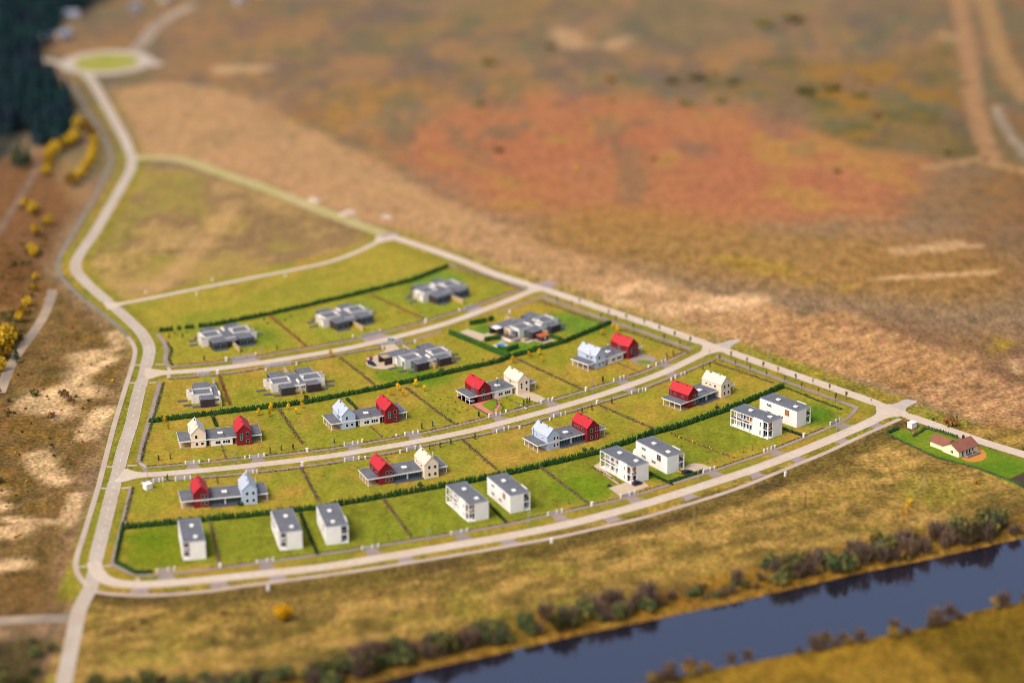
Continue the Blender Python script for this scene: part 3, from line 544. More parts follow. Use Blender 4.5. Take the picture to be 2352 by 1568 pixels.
blend((160, 150, 46), V); blend((180, 152, 58), V * sstep(n2, .46, .6) * .8); blend((142, 146, 42), V * sstep(n1, .5, .62) * .7); blend((146, 148, 42), V * sstep(n4, .52, .62) * .5); blend((184, 150, 62), V * sstep(n4, .46, .36) * .4)
blend((186, 146, 66), V * sstep(n3, .58, .7) * .6)
lt = reg(P['lot_top'], 6, 3); blend((176, 148, 82), lt); blend((146, 116, 82), lt * sstep(n1, .48, .6) * .85); blend((190, 156, 100), lt * sstep(n2, .52, .64) * .7); blend((160, 146, 68), lt * sstep(n2, .45, .36) * .6); blend((200, 160, 108), lt * sstep(dist_line(X, Y, [(-165, 1190), (-150, 1260), (-140, 1330)]) + (n3 - .5) * 8, 9, 2) * .7)
l2 = reg(P['lot_top2'], 4, 2); blend((172, 156, 58), l2 * .95); blend((182, 150, 66), l2 * sstep(n1, .5, .6) * .8); blend((150, 148, 50), l2 * sstep(n2, .55, .66) * .7)
du = reg([(-150, 1105), (-60, 1130), (10, 1200), (-20, 1228), (-90, 1190), (-150, 1165)], 8, 3); blend((142, 152, 46), du * .75); blend((168, 156, 52), du * sstep(n2, .5, .62) * .7)
bt = reg([(-140, 895), (-60, 905), (0, 935), (60, 975), (130, 1035), (90, 1052), (20, 995), (-60, 950), (-140, 935)], 4, 2); blend((134, 144, 38), bt * .85)
st = vnoise((X * .97 + Y * .24) * 2.5, (Y * .97 - X * .24) * .22, 6, 33); blend((112, 108, 34), bt * sstep(st, .52, .68) * .45)
for pc, rad, cc in (((-128, 912), 17, (126, 136, 24)), ((-133, 922), 10, (112, 134, 22)), ((28, 965), 14, (118, 142, 26)), ((120, 1036), 12, (96, 134, 30)), ((57, 974), 8, (96, 132, 30)),
                    ((-48, 1090), 13, (110, 138, 28)), ((-36, 1083), 12, (112, 140, 30)), ((30, 1150), 17, (112, 144, 44)), ((-112, 1135), 12, (124, 142, 40)), ((-35, 1205), 15, (116, 146, 50)), ((-70, 1170), 10, (130, 146, 44)), ((3, 1050), 14, (150, 152, 34))):
    blend(cc, sstep(np.hypot(X - pc[0], Y - pc[1]) + (n3 - .5) * 8, rad + 3, rad - 5) * .9)
rough_amt = np.clip(1.0 - .52 * V - .1 * lt - .2 * l2, .4, 1) * (1 - .45 * sstep(Y, 1180, 1350))
for gx, gy in D['d7_green']: blend((106, 146, 38), sstep(np.hypot(X - gx, Y - gy), 8, 4) * .85)
# road verges
dR = np.minimum.reduce([dist_line(X, Y, p[::3]) for p in (west[west[:, 1] > 885], south, middle, upper, ridge)])
vg = sstep(dR, 8.5, 6.0); vg = np.maximum(vg, sstep(dist_line(X, Y, ridge[::3]), 15, 10)) * (1 - sstep(Y, 1300, 1500) * .4)
blend((152, 140, 48), vg * .9); blend((138, 138, 42), vg * sstep(n2, .5, .6) * .7); blend((180, 146, 58), vg * sstep(n3, .55, .66) * .6)
vw = sstep(dist_line(X, Y, west[(west[:, 1] < 1130) & (west[:, 1] > 893)][::3] + np.array([-4.6, 0])), 3.5, 2) ; blend((132, 138, 38), vw * .6)
# rough ground west of the road
We = sstep(-X - 166 - np.maximum(0, Y - 1120) * 0.52, -4, 6) * sstep(Y, 1560, 1400); We = We * sstep(Y, 855, 870)
blend((130, 102, 58), We); blend((108, 90, 44), We * sstep(n2, .48, .62) * .85); blend((146, 98, 52), We * sstep(-X, 185, 205) * sstep(n3, .45, .58) * .5); blend((148, 108, 66), We * sstep(n1, .54, .66) * .6)
blend((136, 104, 44), We * sstep(n3, .56, .68) * .7)
def sand(pts, rad, c=(236, 196, 146), a=.98):
    blend(c, sstep(dist_line(X, Y, pts) + (n2 - .5) * rad * 1.6 + (n3 - .5) * rad * 1.2, rad * 1.15, rad * .25) * a * (0.7 + .4 * sstep(n3, .42, .56)))
for pts, rad in (([(-172, 1108), (-180, 1098), (-186, 1075), (-196, 1066)], 10), ([(-178, 1072), (-200, 1058), (-186, 1050)], 9), ([(-171, 1124), (-177, 1140)], 5), ([(-185, 1112), (-176, 1118)], 6), ([(-168, 1050), (-172, 1020)], 4),
                 ([(-188, 1003), (-183, 985), (-176, 976)], 6), ([(-205, 962), (-196, 966)], 9), ([(-199, 958), (-193, 952)], 5), ([(-197, 925), (-182, 932)], 6), ([(-196, 893), (-178, 900)], 7), ([(-202, 925), (-205, 905)], 5), ([(-167, 962), (-165, 935)], 2.5), ([(-190, 940), (-172, 938)], 3)):
    sand(pts, rad)
blend((146, 116, 86), .3 * sstep(Y, 1400, 1650)); blend((104, 108, 84), sstep(vnoise(X, Y * .55, 20, 71), .55, .66) * .55 * sstep(Y, 1330, 1480)); blend((120, 100, 92), sstep(vnoise(X, Y * .55, 18, 73), .55, .66) * .45 * sstep(Y, 1330, 1480))
blend((196, 154, 108), strip * .6)
# pale scars and wide tracks
for k in range(11): sand(D['scar_%d' % k], (10, 7, 11, 8, 6, 4, 7, 11, 9, 4, 3)[k], (234, 190, 142), .9 if k < 4 else .55)
for nme, rad, cc in (('far_track_a', 7, (178, 136, 98)), ('far_track_b', 8, (176, 138, 94)), ('far_track_c', 4, (176, 158, 140)), ('far_track_d', 4, (190, 150, 104))):
    blend(cc, sstep(dist_line(X, Y, D[nme]) + (n3 - .5) * 4, rad, rad * .5) * .85)
blend((142, 112, 82), sstep(dist_line(X, Y, [(62, 1330), (62, 1420)]) + (n3 - .5) * 10, 11, 4) * .7)
# meadow between the south street and the river
So = sstep(sdist(X, Y, [(-160, 740), (-150, 878), (-110, 878), (-30, 902), (50, 940), (120, 994), (158, 1030), (300, 990), (300, 890), (150, 890), (90, 866), (-60, 790), (-80, 700)]), -2, 2)
blend((166, 134, 64), So); blend((138, 112, 56), So * sstep(vnoise(X * .7 + Y * .5, Y * 1.3 - X * .6, 10, 61), .48, .58) * .75); blend((112, 96, 44), So * sstep(vnoise((X + Y * .4) * .5, Y - X * .45, 6, 41), .52, .60) * .7); blend((190, 152, 82), So * sstep(vnoise((X + Y * .4) * .4, Y - X * .45, 7, 63), .54, .64) * .8)
blend((154, 140, 52), So * sstep(vnoise(X, Y, 40, 43), .55, .66) * .6)
sp = PATHS['path_south_s'][::3]; ed = sstep(dist_line(X, Y, sp + np.array([3.5, -5.5])) + (n3 - .5) * 7, 7.5, 3) * So; blend((110, 92, 42), ed * .85); blend((96, 76, 46), ed * sstep(n3, .5, .6) * .7)
# banks of the river
RP = list(D['river_far']) + list(D['river_near'])[::-1]
dr = sdist(X, Y, RP); bank = sstep(dr, -26, -16) * sstep(X, -120, -80)
blend((132, 104, 40), bank * .85); blend((104, 80, 46), bank * sstep(n3, .5, .62) * .8); blend((160, 118, 34), bank * sstep(n2, .5, .62) * .7); blend((150, 112, 46), sstep(dr, -7, -3.5) * .7)
sw = sstep(sdist(X, Y, [(0, 700), (11, 790), (86, 823.7), (137, 843.5), (176, 863.8), (330, 930), (330, 650)]), -3, 3); blend((136, 106, 26), sw * .9); blend((104, 84, 20), sw * sstep(n1, .5, .62) * .8); blend((166, 128, 44), sw * sstep(n2, .54, .66) * .6)  # near bank soil, its tone lowered to imitate corner vignetting
# south west corner: thicket floor beside the exit road, painted darker to imitate vignetting
blend((70, 62, 30), sstep(sdist(X, Y, [(-230, 700), (-230, 838), (-157, 842), (-155, 790), (-153, 700)]) + (n2 - .5) * 10, -2, 6) * .85)
blend((120, 90, 48), sstep(sdist(X, Y, [(-230, 845), (-230, 905), (-162, 892), (-156, 868), (-158, 850)]) + (n2 - .5) * 8, -2, 6) * .7)
blend((84, 72, 42), sstep(sdist(X, Y, [(-130, 700), (-120, 800), (-30, 815), (-20, 700)]) + (n2 - .5) * 18, -4, 10) * .55)
# forest floor at the top left, and the village beyond it
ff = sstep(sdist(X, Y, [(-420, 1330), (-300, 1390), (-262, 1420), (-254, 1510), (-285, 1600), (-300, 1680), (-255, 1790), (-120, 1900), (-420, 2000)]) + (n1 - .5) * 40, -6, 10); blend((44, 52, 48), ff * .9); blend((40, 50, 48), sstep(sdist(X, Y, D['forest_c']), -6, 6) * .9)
blend((120, 80, 46), sstep(sdist(X, Y, [(-300, 1130), (-220, 1180), (-222, 1330), (-250, 1420), (-330, 1400)]) + (n2 - .5) * 16, -4, 8) * .75)
ny_, nx_ = X.shape
Zg = np.where(dr > -4, -3.2 * sstep(dr, -4, 5), 0.0)
me = bpy.data.meshes.new('ground'); nv = nx_ * ny_
co = np.stack([X.ravel(), Y.ravel(), Zg.ravel()], 1).astype(np.float32)
ii = (np.arange(ny_ - 1)[:, None] * nx_ + np.arange(nx_ - 1)[None, :]).ravel()
fc = np.stack([ii, ii + 1, ii + nx_ + 1, ii + nx_], 1).astype(np.int32)
me.vertices.add(nv); me.vertices.foreach_set('co', co.ravel())
me.loops.add(fc.size); me.loops.foreach_set('vertex_index', fc.ravel())
me.polygons.add(len(fc)); me.polygons.foreach_set('loop_start', np.arange(0, fc.size, 4, dtype=np.int32)); me.polygons.foreach_set('loop_total', np.full(len(fc), 4, np.int32))
me.update(calc_edges=True)
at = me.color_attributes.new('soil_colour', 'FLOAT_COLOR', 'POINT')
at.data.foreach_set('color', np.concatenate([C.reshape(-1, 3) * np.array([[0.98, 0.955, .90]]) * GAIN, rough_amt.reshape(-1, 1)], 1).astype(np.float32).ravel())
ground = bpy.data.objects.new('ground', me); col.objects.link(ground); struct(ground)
gm = bpy.data.materials.new('ground cover'); gm.use_nodes = True; nt = gm.node_tree; N = nt.nodes; L = nt.links; b = N['Principled BSDF']
b.inputs['Roughness'].default_value = 0.95; b.inputs['Specular IOR Level'].default_value = 0.08
a = N.new('ShaderNodeAttribute'); a.attribute_name = 'soil_colour'
geo = N.new('ShaderNodeNewGeometry')
def noise(scale, detail, stretch=(1, 1, 1)):
    mp = N.new('ShaderNodeMapping'); mp.inputs['Scale'].default_value = stretch; L.new(geo.outputs['Position'], mp.inputs['Vector'])
    n = N.new('ShaderNodeTexNoise'); n.inputs['Scale'].default_value = scale; n.inputs['Detail'].default_value = detail; n.inputs['Roughness'].default_value = 0.62
    L.new(mp.outputs['Vector'], n.inputs['Vector']); return n
def amt(sock, k=1.0):
    m_ = N.new('ShaderNodeMath'); m_.operation = 'MULTIPLY'; L.new(sock, m_.inputs[0]); L.new(a.outputs['Alpha'], m_.inputs[1]); return m_.outputs[0]
def mulrange(src, node, lo_, hi_, a0=.3, a1=.7):
    mr = N.new('ShaderNodeMapRange'); mr.inputs['From Min'].default_value = a0; mr.inputs['From Max'].default_value = a1; mr.inputs['To Min'].default_value = lo_ - 1; mr.inputs['To Max'].default_value = hi_ - 1
    L.new(node.outputs['Fac'], mr.inputs['Value']); ad = N.new('ShaderNodeMath'); ad.operation = 'ADD'; ad.inputs[1].default_value = 1; L.new(amt(mr.outputs['Result']), ad.inputs[0])
    vm = N.new('ShaderNodeVectorMath'); vm.operation = 'SCALE'; L.new(src, vm.inputs[0]); L.new(ad.outputs[0], vm.inputs['Scale']); return vm.outputs['Vector']
def tint(src, node, rgb, t0, t1, k):
    mr = N.new('ShaderNodeMapRange'); mr.inputs['From Min'].default_value = t0; mr.inputs['From Max'].default_value = t1; mr.inputs['To Max'].default_value = k
    L.new(node.outputs['Fac'], mr.inputs['Value']); vm = N.new('ShaderNodeVectorMath'); vm.operation = 'MULTIPLY'; vm.inputs[1].default_value = rgb; L.new(src, vm.inputs[0])
    mx = N.new('ShaderNodeMix'); mx.data_type = 'RGBA'; L.new(amt(mr.outputs['Result']), mx.inputs[0]); L.new(src, mx.inputs[6]); L.new(vm.outputs['Vector'], mx.inputs[7]); return mx.outputs[2]
c = mulrange(a.outputs['Color'], noise(0.62, 6), 0.52, 1.48, .36, .64)
c = mulrange(c, noise(0.2, 7, (1, .5, 1)), 0.72, 1.28, .36, .64)
c = mulrange(c, noise(0.03, 4), 0.93, 1.07)
c = tint(c, noise(0.22, 6), (0.74, 0.93, 0.62), 0.48, 0.64, 0.8)       # greener tufts
c = tint(c, noise(0.28, 6, (1.3, .8, 1)), (1.08, 0.90, 0.92), 0.52, 0.68, 0.7)       # dry stalks
c = tint(c, noise(0.09, 6, (1, .55, 1)), (0.56, 0.60, 0.58), 0.52, 0.66, 0.55)       # dark low scrub
c = tint(c, noise(0.45, 6, (1.2, .7, 1)), (0.98, 0.84, 0.98), 0.5, 0.62, 0.7)       # mauve brown seed heads
c = tint(c, noise(0.7, 4), (0.40, 0.42, 0.46), 0.58, 0.70, 0.85)       # small dark tussocks
L.new(c, b.inputs['Base Color'])
bp = N.new('ShaderNodeBump'); bp.inputs['Strength'].default_value = 0.35; bp.inputs['Distance'].default_value = 0.25; L.new(noise(1.1, 5).outputs['Fac'], bp.inputs['Height']); L.new(bp.outputs['Normal'], b.inputs['Normal'])
me.materials.append(gm)
# river
wm = bpy.data.materials.new('river water'); wm.use_nodes = True; nt = wm.node_tree; N = nt.nodes; L = nt.links; b = N['Principled BSDF']
b.inputs['Base Color'].default_value = (0.010, 0.010, 0.018, 1); b.inputs['Roughness'].default_value = 0.06; b.inputs['Specular IOR Level'].default_value = 0.8; b.inputs['IOR'].default_value = 2.0; b.inputs['Specular Tint'].default_value = (1.0, 0.90, 0.98, 1)
nz = N.new('ShaderNodeTexNoise'); nz.inputs['Scale'].default_value = 0.5; nz.inputs['Detail'].default_value = 4; geo = N.new('ShaderNodeNewGeometry'); L.new(geo.outputs['Position'], nz.inputs['Vector'])
bp = N.new('ShaderNodeBump'); bp.inputs['Strength'].default_value = 0.05; bp.inputs['Distance'].default_value = 0.2; L.new(nz.outputs['Fac'], bp.inputs['Height']); L.new(bp.outputs['Normal'], b.inputs['Normal'])
grow = [(x - 3, y + 4) for x, y in D['river_far']] + [(x + 3, y - 4) for x, y in D['river_near']][::-1]
rz_ = N.new('ShaderNodeMapRange'); rz_.inputs['To Min'].default_value = .02; rz_.inputs['To Max'].default_value = .16; n5 = N.new('ShaderNodeTexNoise'); n5.inputs['Scale'].default_value = .035; L.new(geo.outputs['Position'], n5.inputs['Vector']); L.new(n5.outputs['Fac'], rz_.inputs['Value']); L.new(rz_.outputs['Result'], b.inputs['Roughness'])
struct(MB().poly(grow, -0.9).build('river', wm))
# left hand sand track and other dirt tracks
for pts, wd, mm in ((D['road_dark'], 4.6, M_track), (D['road_dark2'], 4.0, M_track2), ([(-240, 842), (-200, 850), (-170, 857), (-154, 856)], 6.5, M_track)):
    ribbon('track', smooth(pts, 3, 4, 3), wd, 0.03, mm)
for n, mm, z in (('b6_drive', M_beige, .16), ('b6_path', M_beige, .165), ('b7_drive', M_beige, .17), ('g4_red', M_redpave, .12), ('g4_drive', M_beige, .13), ('g5_drive', M_apron, .125), ('d6_drive', M_beige, .13), ('d7_drive', M_beige, .12), ('d7_patio', M_beige, .135), ('d2_drive', M_apron, .04)):
    struct(MB().poly(D[n], z).build('patio' if 'patio' in n or n == 'b6_path' else 'driveway', mm))
struct(MB().poly(D['orange'], .07).build('driveway', M_orange)); struct(MB().poly(D['soil'], .06).build('soil_bed', M_soil))
struct(MB().poly(D['bung_lawn'], .05).build('lawn', M_lawn2))
struct(MB().poly(D['g4_island'], .18).build('lawn', M_lawn)); struct(MB().poly(D['g5_island'], .18).build('lawn', M_lawn))

# ------------------------------------------------------------------ windows and doors shared by the houses
def window(par, face, c, wd, ht, fm=None, gm_=None, bars=1, depth=0.05, name='window', cross=False):
    """face: 'f' front (-y), 'b' back (+y), 'l' left (-x), 'r' right (+x); c = (along, plane, z of centre)"""
    fm = fm or M_frame; gm_ = gm_ or M_glass
    a0, a1, z0, z1 = c[0] - wd / 2, c[0] + wd / 2, c[2] - ht / 2, c[2] + ht / 2
    sg = -1 if face in 'fl' else 1; pl = c[1]
    def bx(mb, u0, u1, w0, w1, d):
        if face in 'fb': mb.box(u0, u1, pl, pl + sg * d, w0, w1)
        else: mb.box(pl, pl + sg * d, u0, u1, w0, w1)
    t = 0.10; fr = MB()
    bx(fr, a0 - t, a1 + t, z0 - t, z0, depth + .03); bx(fr, a0 - t, a1 + t, z1, z1 + t, depth); bx(fr, a0 - t, a0, z0, z1, depth); bx(fr, a1, a1 + t, z0, z1, depth)
    for i in range(1, bars + 1):
        u = a0 + wd * i / (bars + 1); bx(fr, u - .05, u + .05, z0, z1, depth)
    if cross: bx(fr, a0, a1, (z0 + z1) / 2 - .05, (z0 + z1) / 2 + .05, depth - .004)
    o = fr.build(name, fm, par)
    pn = MB(); bx(pn, a0, a1, z0, z1, depth * .5); pn.build('pane', gm_, o); return o

# ------------------------------------------------------------------ gabled semi-detached houses
WALLS = {'red': (M_redwall, M_redroof), 'blue': (M_bluewall, M_blueroof), 'cream': (M_cream, M_ivory)}
def gable_tower(par, x0, x1, y0, y1, colour, side, kink, low_front):
    wm_, rm = WALLS[colour]; xc = (x0 + x1) / 2; ze, za = 5.75, 8.55
    mb = MB(); vs = []
    for y in (y0, y1): vs += [(x0, y, 0), (x1, y, 0), (x1, y, ze), (xc, y, za), (x0, y, ze)]
    mb.add(vs, [(0, 1, 2, 3, 4), (9, 8, 7, 6, 5), (0, 4, 9, 5), (1, 6, 7, 2), (0, 5, 6, 1), (4, 3, 8, 9), (3, 2, 7, 8)])
    mb.box(x0 - .04, x1 + .04, y0 - .04, y1 + .04, -.1, .28)
    mb.build('wall', wm_, par)['label'] = colour + ' clad tower wall'
    o, t = .16, .16; rf = MB()
    yb = y0 + (y1 - y0) * .36
    prof = [(y0 - o, 0, 0), (yb, .42 if kink else 0, .36 if kink else 0), (y1 + o, 0, -.30 if kink else 0)]
    sl = (za - ze) / (xc - x0)
    for sgn in (-1, 1):
        ex = x0 if sgn < 0 else x1; rows = []
        for y, out, drop in prof:
            if sgn > 0: out = drop = 0
            e = (ex + sgn * (o + out), y, ze - sl * (o) - drop * .9 + .05); r_ = (xc, y, za + .05)
            rows.append((e, (r_), (e[0], y, e[2] + t), (r_[0], y, r_[2] + t)))
        V = [p for r_ in rows for p in r_]; F = []
        for i in range(2):
            a = 4 * i; b_ = a + 4
            F += [(a + 2, b_ + 2, b_ + 3, a + 3), (a, a + 1, b_ + 1, b_), (a, b_, b_ + 2, a + 2)]
        F += [(0, 2, 3, 1), (8, 9, 11, 10)]
        if sgn < 0: F = [f[::-1] for f in F]
        rf.add(V, F)
    rf.box(xc - .14, xc + .14, y0 - o, y1 + o, za + .16, za + .30)
    ro = rf.build('roof', rm, par); ro['label'] = colour + ' sheet roof'
    sp = MB()
    for i in range(3): sp.box(xc - .55 + .1, xc - .2, y1 - 2.2 - i * .45, y1 - 2.0 - i * .45, za - .15, za + .35)
    sp.build('roof_vent', M_darkclad, ro)
    MB().box(xc - .5, xc - .2, y0 + 3.0, y0 + 3.25, za - .1, za + .35).build('roof_vent', M_darkclad, ro)
def gable_house(x, y, rz, lc, rc_, kind, label, dish=False, chimney=False, deckc=None):
    par = empty('gabled_house', (x, y, 0), rz, label, 'semi-detached house', 'gabled houses with coloured towers')
    L_, D_ = 32.9, 10.75
    # flat roof with white fascia
    fa = MB(); fa.box(0, L_, 0, .14, 2.78, 3.2).box(0, L_, D_ - .14, D_, 2.78, 3.2).box(0, .14, .14, D_ - .14, 2.78, 3.2).box(L_ - .14, L_, .14, D_ - .14, 2.78, 3.2)
    fa.box(.14, L_ - .14, .14, D_ - .14, 2.82, 2.95); fa.build('fascia', M_white, par)
    rf = MB().box(.14, L_ - .14, .14, D_ - .14, 2.953, 3.06); rf.build('flat_roof', M_felt, par)
    cp = MB()
    cp.box(0.01, L_ - .01, D_ - .26, D_ - .02, 3.2, 3.26); cp.box(0.02, .2, .2, D_ - .27, 3.2, 3.25); cp.box(L_ - .2, L_ - .02, .2, D_ - .27, 3.2, 3.25); cp.build('roof_edge', M_cap, par)
    for px in (.35, L_ - .35):
        for py in (.4, 3.45, 6.6, 9.8):
            MB().box(px - .1, px + .1, py - .1, py + .1, 0, 2.79).build('post', M_white, par)
    fl = MB().box(.1, 4.7, .3, D_ - .2, .05, .12); fl.build('carport_floor', M_gravel if deckc is None else deckc, par)
    MB().box(28.6, L_ - .1, .3, D_ - .2, .05, .12).build('carport_floor', M_gravel if deckc is None else M_beige, par)
    TL, TR = (4.75, 10.55, .12, 11.1), (22.75, 28.5, -1.55, 9.35)
    gable_tower(par, *TL, lc, 'l', kind == 'entrance', True); gable_tower(par, *TR, rc_, 'r', kind == 'entrance', False)
    fmL = M_frameg if lc == 'red' else M_frame; fmR = M_frameg if rc_ == 'red' else M_frame
    lk = MB()
    if kind == 'entrance':
        lk.box(12.5, 21.1, .16, 9.6, 0, 2.82); lk.box(10.55, 12.5, 1.4, 9.6, 0, 2.82).box(21.1, 22.75, 1.4, 9.2, 0, 2.82); lk.build('link_wall', M_creamr, par)
        for u in (11.5, 21.9): window(par, 'f', (u, 1.4, 1.15), 1.0, 2.1, M_frameg, M_glass, 0, .06, 'door')
        window(par, 'f', (15.3, .16, 1.45), 2.0, 1.15, None, None, 1); window(par, 'f', (18.7, .16, 1.5), 2.7, 1.2, None, None, 2)
        window(par, 'f', (6.8, .12, 4.55), .95, 1.35, fmL, None, 0); window(par, 'f', (6.9, .12, 1.55), 1.0, 1.1, fmL, None, 0); window(par, 'f', (9.1, .12, 1.55), 1.0, 1.1, fmL, None, 0)
        window(par, 'f', (27.0, -1.55, 4.55), 1.0, 1.35, fmR, None, 0); window(par, 'f', (27.0, -1.55, 1.6), 1.0, 1.25, fmR, None, 0); window(par, 'f', (24.5, -1.55, 3.55), .8, 2.6, fmR, M_glassg if rc_ == 'red' else M_glass, 0, cross=True)
        window(par, 'l', (5.2, 4.75, 4.3), 1.5, 1.25, fmL, None, 1, cross=True); window(par, 'l', (2.6, 4.75, 4.35), 1.0, .75, fmL, None, 0); window(par, 'l', (4.2, 22.75, 4.3), 1.4, 1.3, fmR, None, 1, cross=True)
        pipes = [(4.45, 3.3), (28.9, 4.5)]
        for px, py in pipes: MB().tube((px, py, 3.0), (px, py, 7.6), .09, .09, 8).tube((px, py, 7.6), (px, py, 7.9), .16, .16, 8).build('flue_pipe', M_metal, par)
    else:
        lk.box(10.55, 22.75, 1.7, 9.9, 0, 2.82); lk.build('link_wall', M_creamr, par)
        for u0, u1 in ((10.7, 16.35), (16.95, 22.6)):
            g = MB(); k = 7
            g.box(u0, u1, 1.48, 1.56, .1, .3).box(u0, u1, 1.48, 1.56, 2.1, 2.22).box(u0, u1, 1.48, 1.56, 2.7, 2.8)
            for i in range(k + 1): uu = u0 + .05 + (u1 - u0 - .1) * i / k; g.box(uu - .05, uu + .05, 1.475, 1.565, .3, 2.1)
            o = g.build('window_wall', M_frameg, par); MB().box(u0, u1, 1.58, 1.66, .1, 2.8).build('pane', M_glassg, o)
        MB().box(16.4, 16.9, .9, 1.69, 0, 2.79).build('pier', M_white, par)
        MB().box(10.6, 22.7, -1.4, 1.45, .02, .16).build('terrace', M_deck, par)
        for u in (8.1, 9.6):
            window(par, 'f', (u, .12, 4.5), .95, 1.2, fmL, None, 0); window(par, 'f', (u, .12, 1.55), .95, 1.2, fmL, None, 0)
        for u in (24.7, 27.1):
            window(par, 'f', (u, -1.55, 4.5), 1.0, 1.35, fmR, None, 0); window(par, 'f', (u, -1.55, 1.6), 1.0, 1.35, fmR, None, 0)
        for u in (3.2, 7.6): window(par, 'l', (u, 4.75, 4.35), 1.0, .5, fmL, None, 0)
        for u in (1.9, 4.6, 6.8): window(par, 'l', (u, 22.75, 4.4), 1.1, .55 if u > 2 else .9, fmR, None, 0)
        MB().tube((4.5, 9.6, 3.0), (4.5, 9.6, 6.6), .14, .14, 8).build('flue_pipe', M_metal, par); MB().tube((29.0, 5.6, 3.0), (29.0, 5.6, 7.7), .11, .11, 8).build('flue_pipe', M_white, par)
    sk_ = MB().box(16.0, 17.7, 4.4, 6.0, 3.06, 3.35).box(15.85, 17.85, 4.25, 6.15, 3.35, 3.62); sk_.build('roof_light', M_white, par)
    MB().tube((18.2, 3.0, 3.05), (18.2, 3.0, 3.55), .12, .12, 6).build('roof_vent', M_darkclad, par)
    if chimney: MB().tube((16.85, 5.2, 3.6), (16.85, 5.2, 6.3), .3 if dish else .16, None, 8, 0).tube((16.85, 5.2, 6.3), (16.85, 5.2, 6.7), .38 if dish else .24, None, 8, 1).build('chimney', [M_felt, M_white], par)
    if dish:
        for dx in (0, 1.0):
            dm = MB(); c0 = Vector((13.1 + dx, 9.2, 4.1)); n = Vector((.2, -.9, .4)).normalized(); aa = n.orthogonal().normalized(); bb = n.cross(aa)
            dm.add([c0 + n * -.12] + [c0 + (aa * math.cos(i * math.pi / 6) + bb * math.sin(i * math.pi / 6)) * .55 for i in range(12)], [(0, 1 + i, 1 + (i + 1) % 12) for i in range(12)] + [(0, 1 + (i + 1) % 12, 1 + i) for i in range(12)])
            dm.tube((c0.x, c0.y, 3.05), c0, .06, .05); dm.build('satellite_dish', M_white, par)
    return par
gable_house(-132.07, 1006.4, R(12.5), 'cream', 'red', 'entrance', 'cream left tower and red right tower, gabled semi-detached house nearest the grey west road')
gable_house(-73.06, 1023.29, R(22.9), 'blue', 'red', 'entrance', 'pale blue and red gabled house behind the middle street, between cream-left and red-brick-drive houses')
gable_house(-17.8, 1050.5, R(32.4), 'red', 'cream', 'entrance', 'red and cream gabled house with red brick paving and satellite dishes', True, True, M_redpave)
gable_house(32.12, 1086.93, R(42.7), 'blue', 'red', 'entrance', 'pale blue and red gabled house with a grey curved drive and round lawn island', False, True)
gable_house(-124.89, 947.62, R(12.7), 'red', 'blue', 'garden', 'red left tower and pale blue right tower, gabled semi-detached house beside the small white kiosk')
gable_house(-55.78, 966.73, R(22.5), 'red', 'cream', 'garden', 'leftmost red and cream gabled house, its glazed garden side facing two white box houses')
gable_house(9.55, 998.31, R(32.9), 'blue', 'red', 'garden', 'pale blue and red gabled house with glazed garden front above the thuja hedge')
gable_house(68.35, 1040.59, R(43.1), 'red', 'cream', 'garden', 'red and cream gabled house with glazed garden front next to the ridge road')

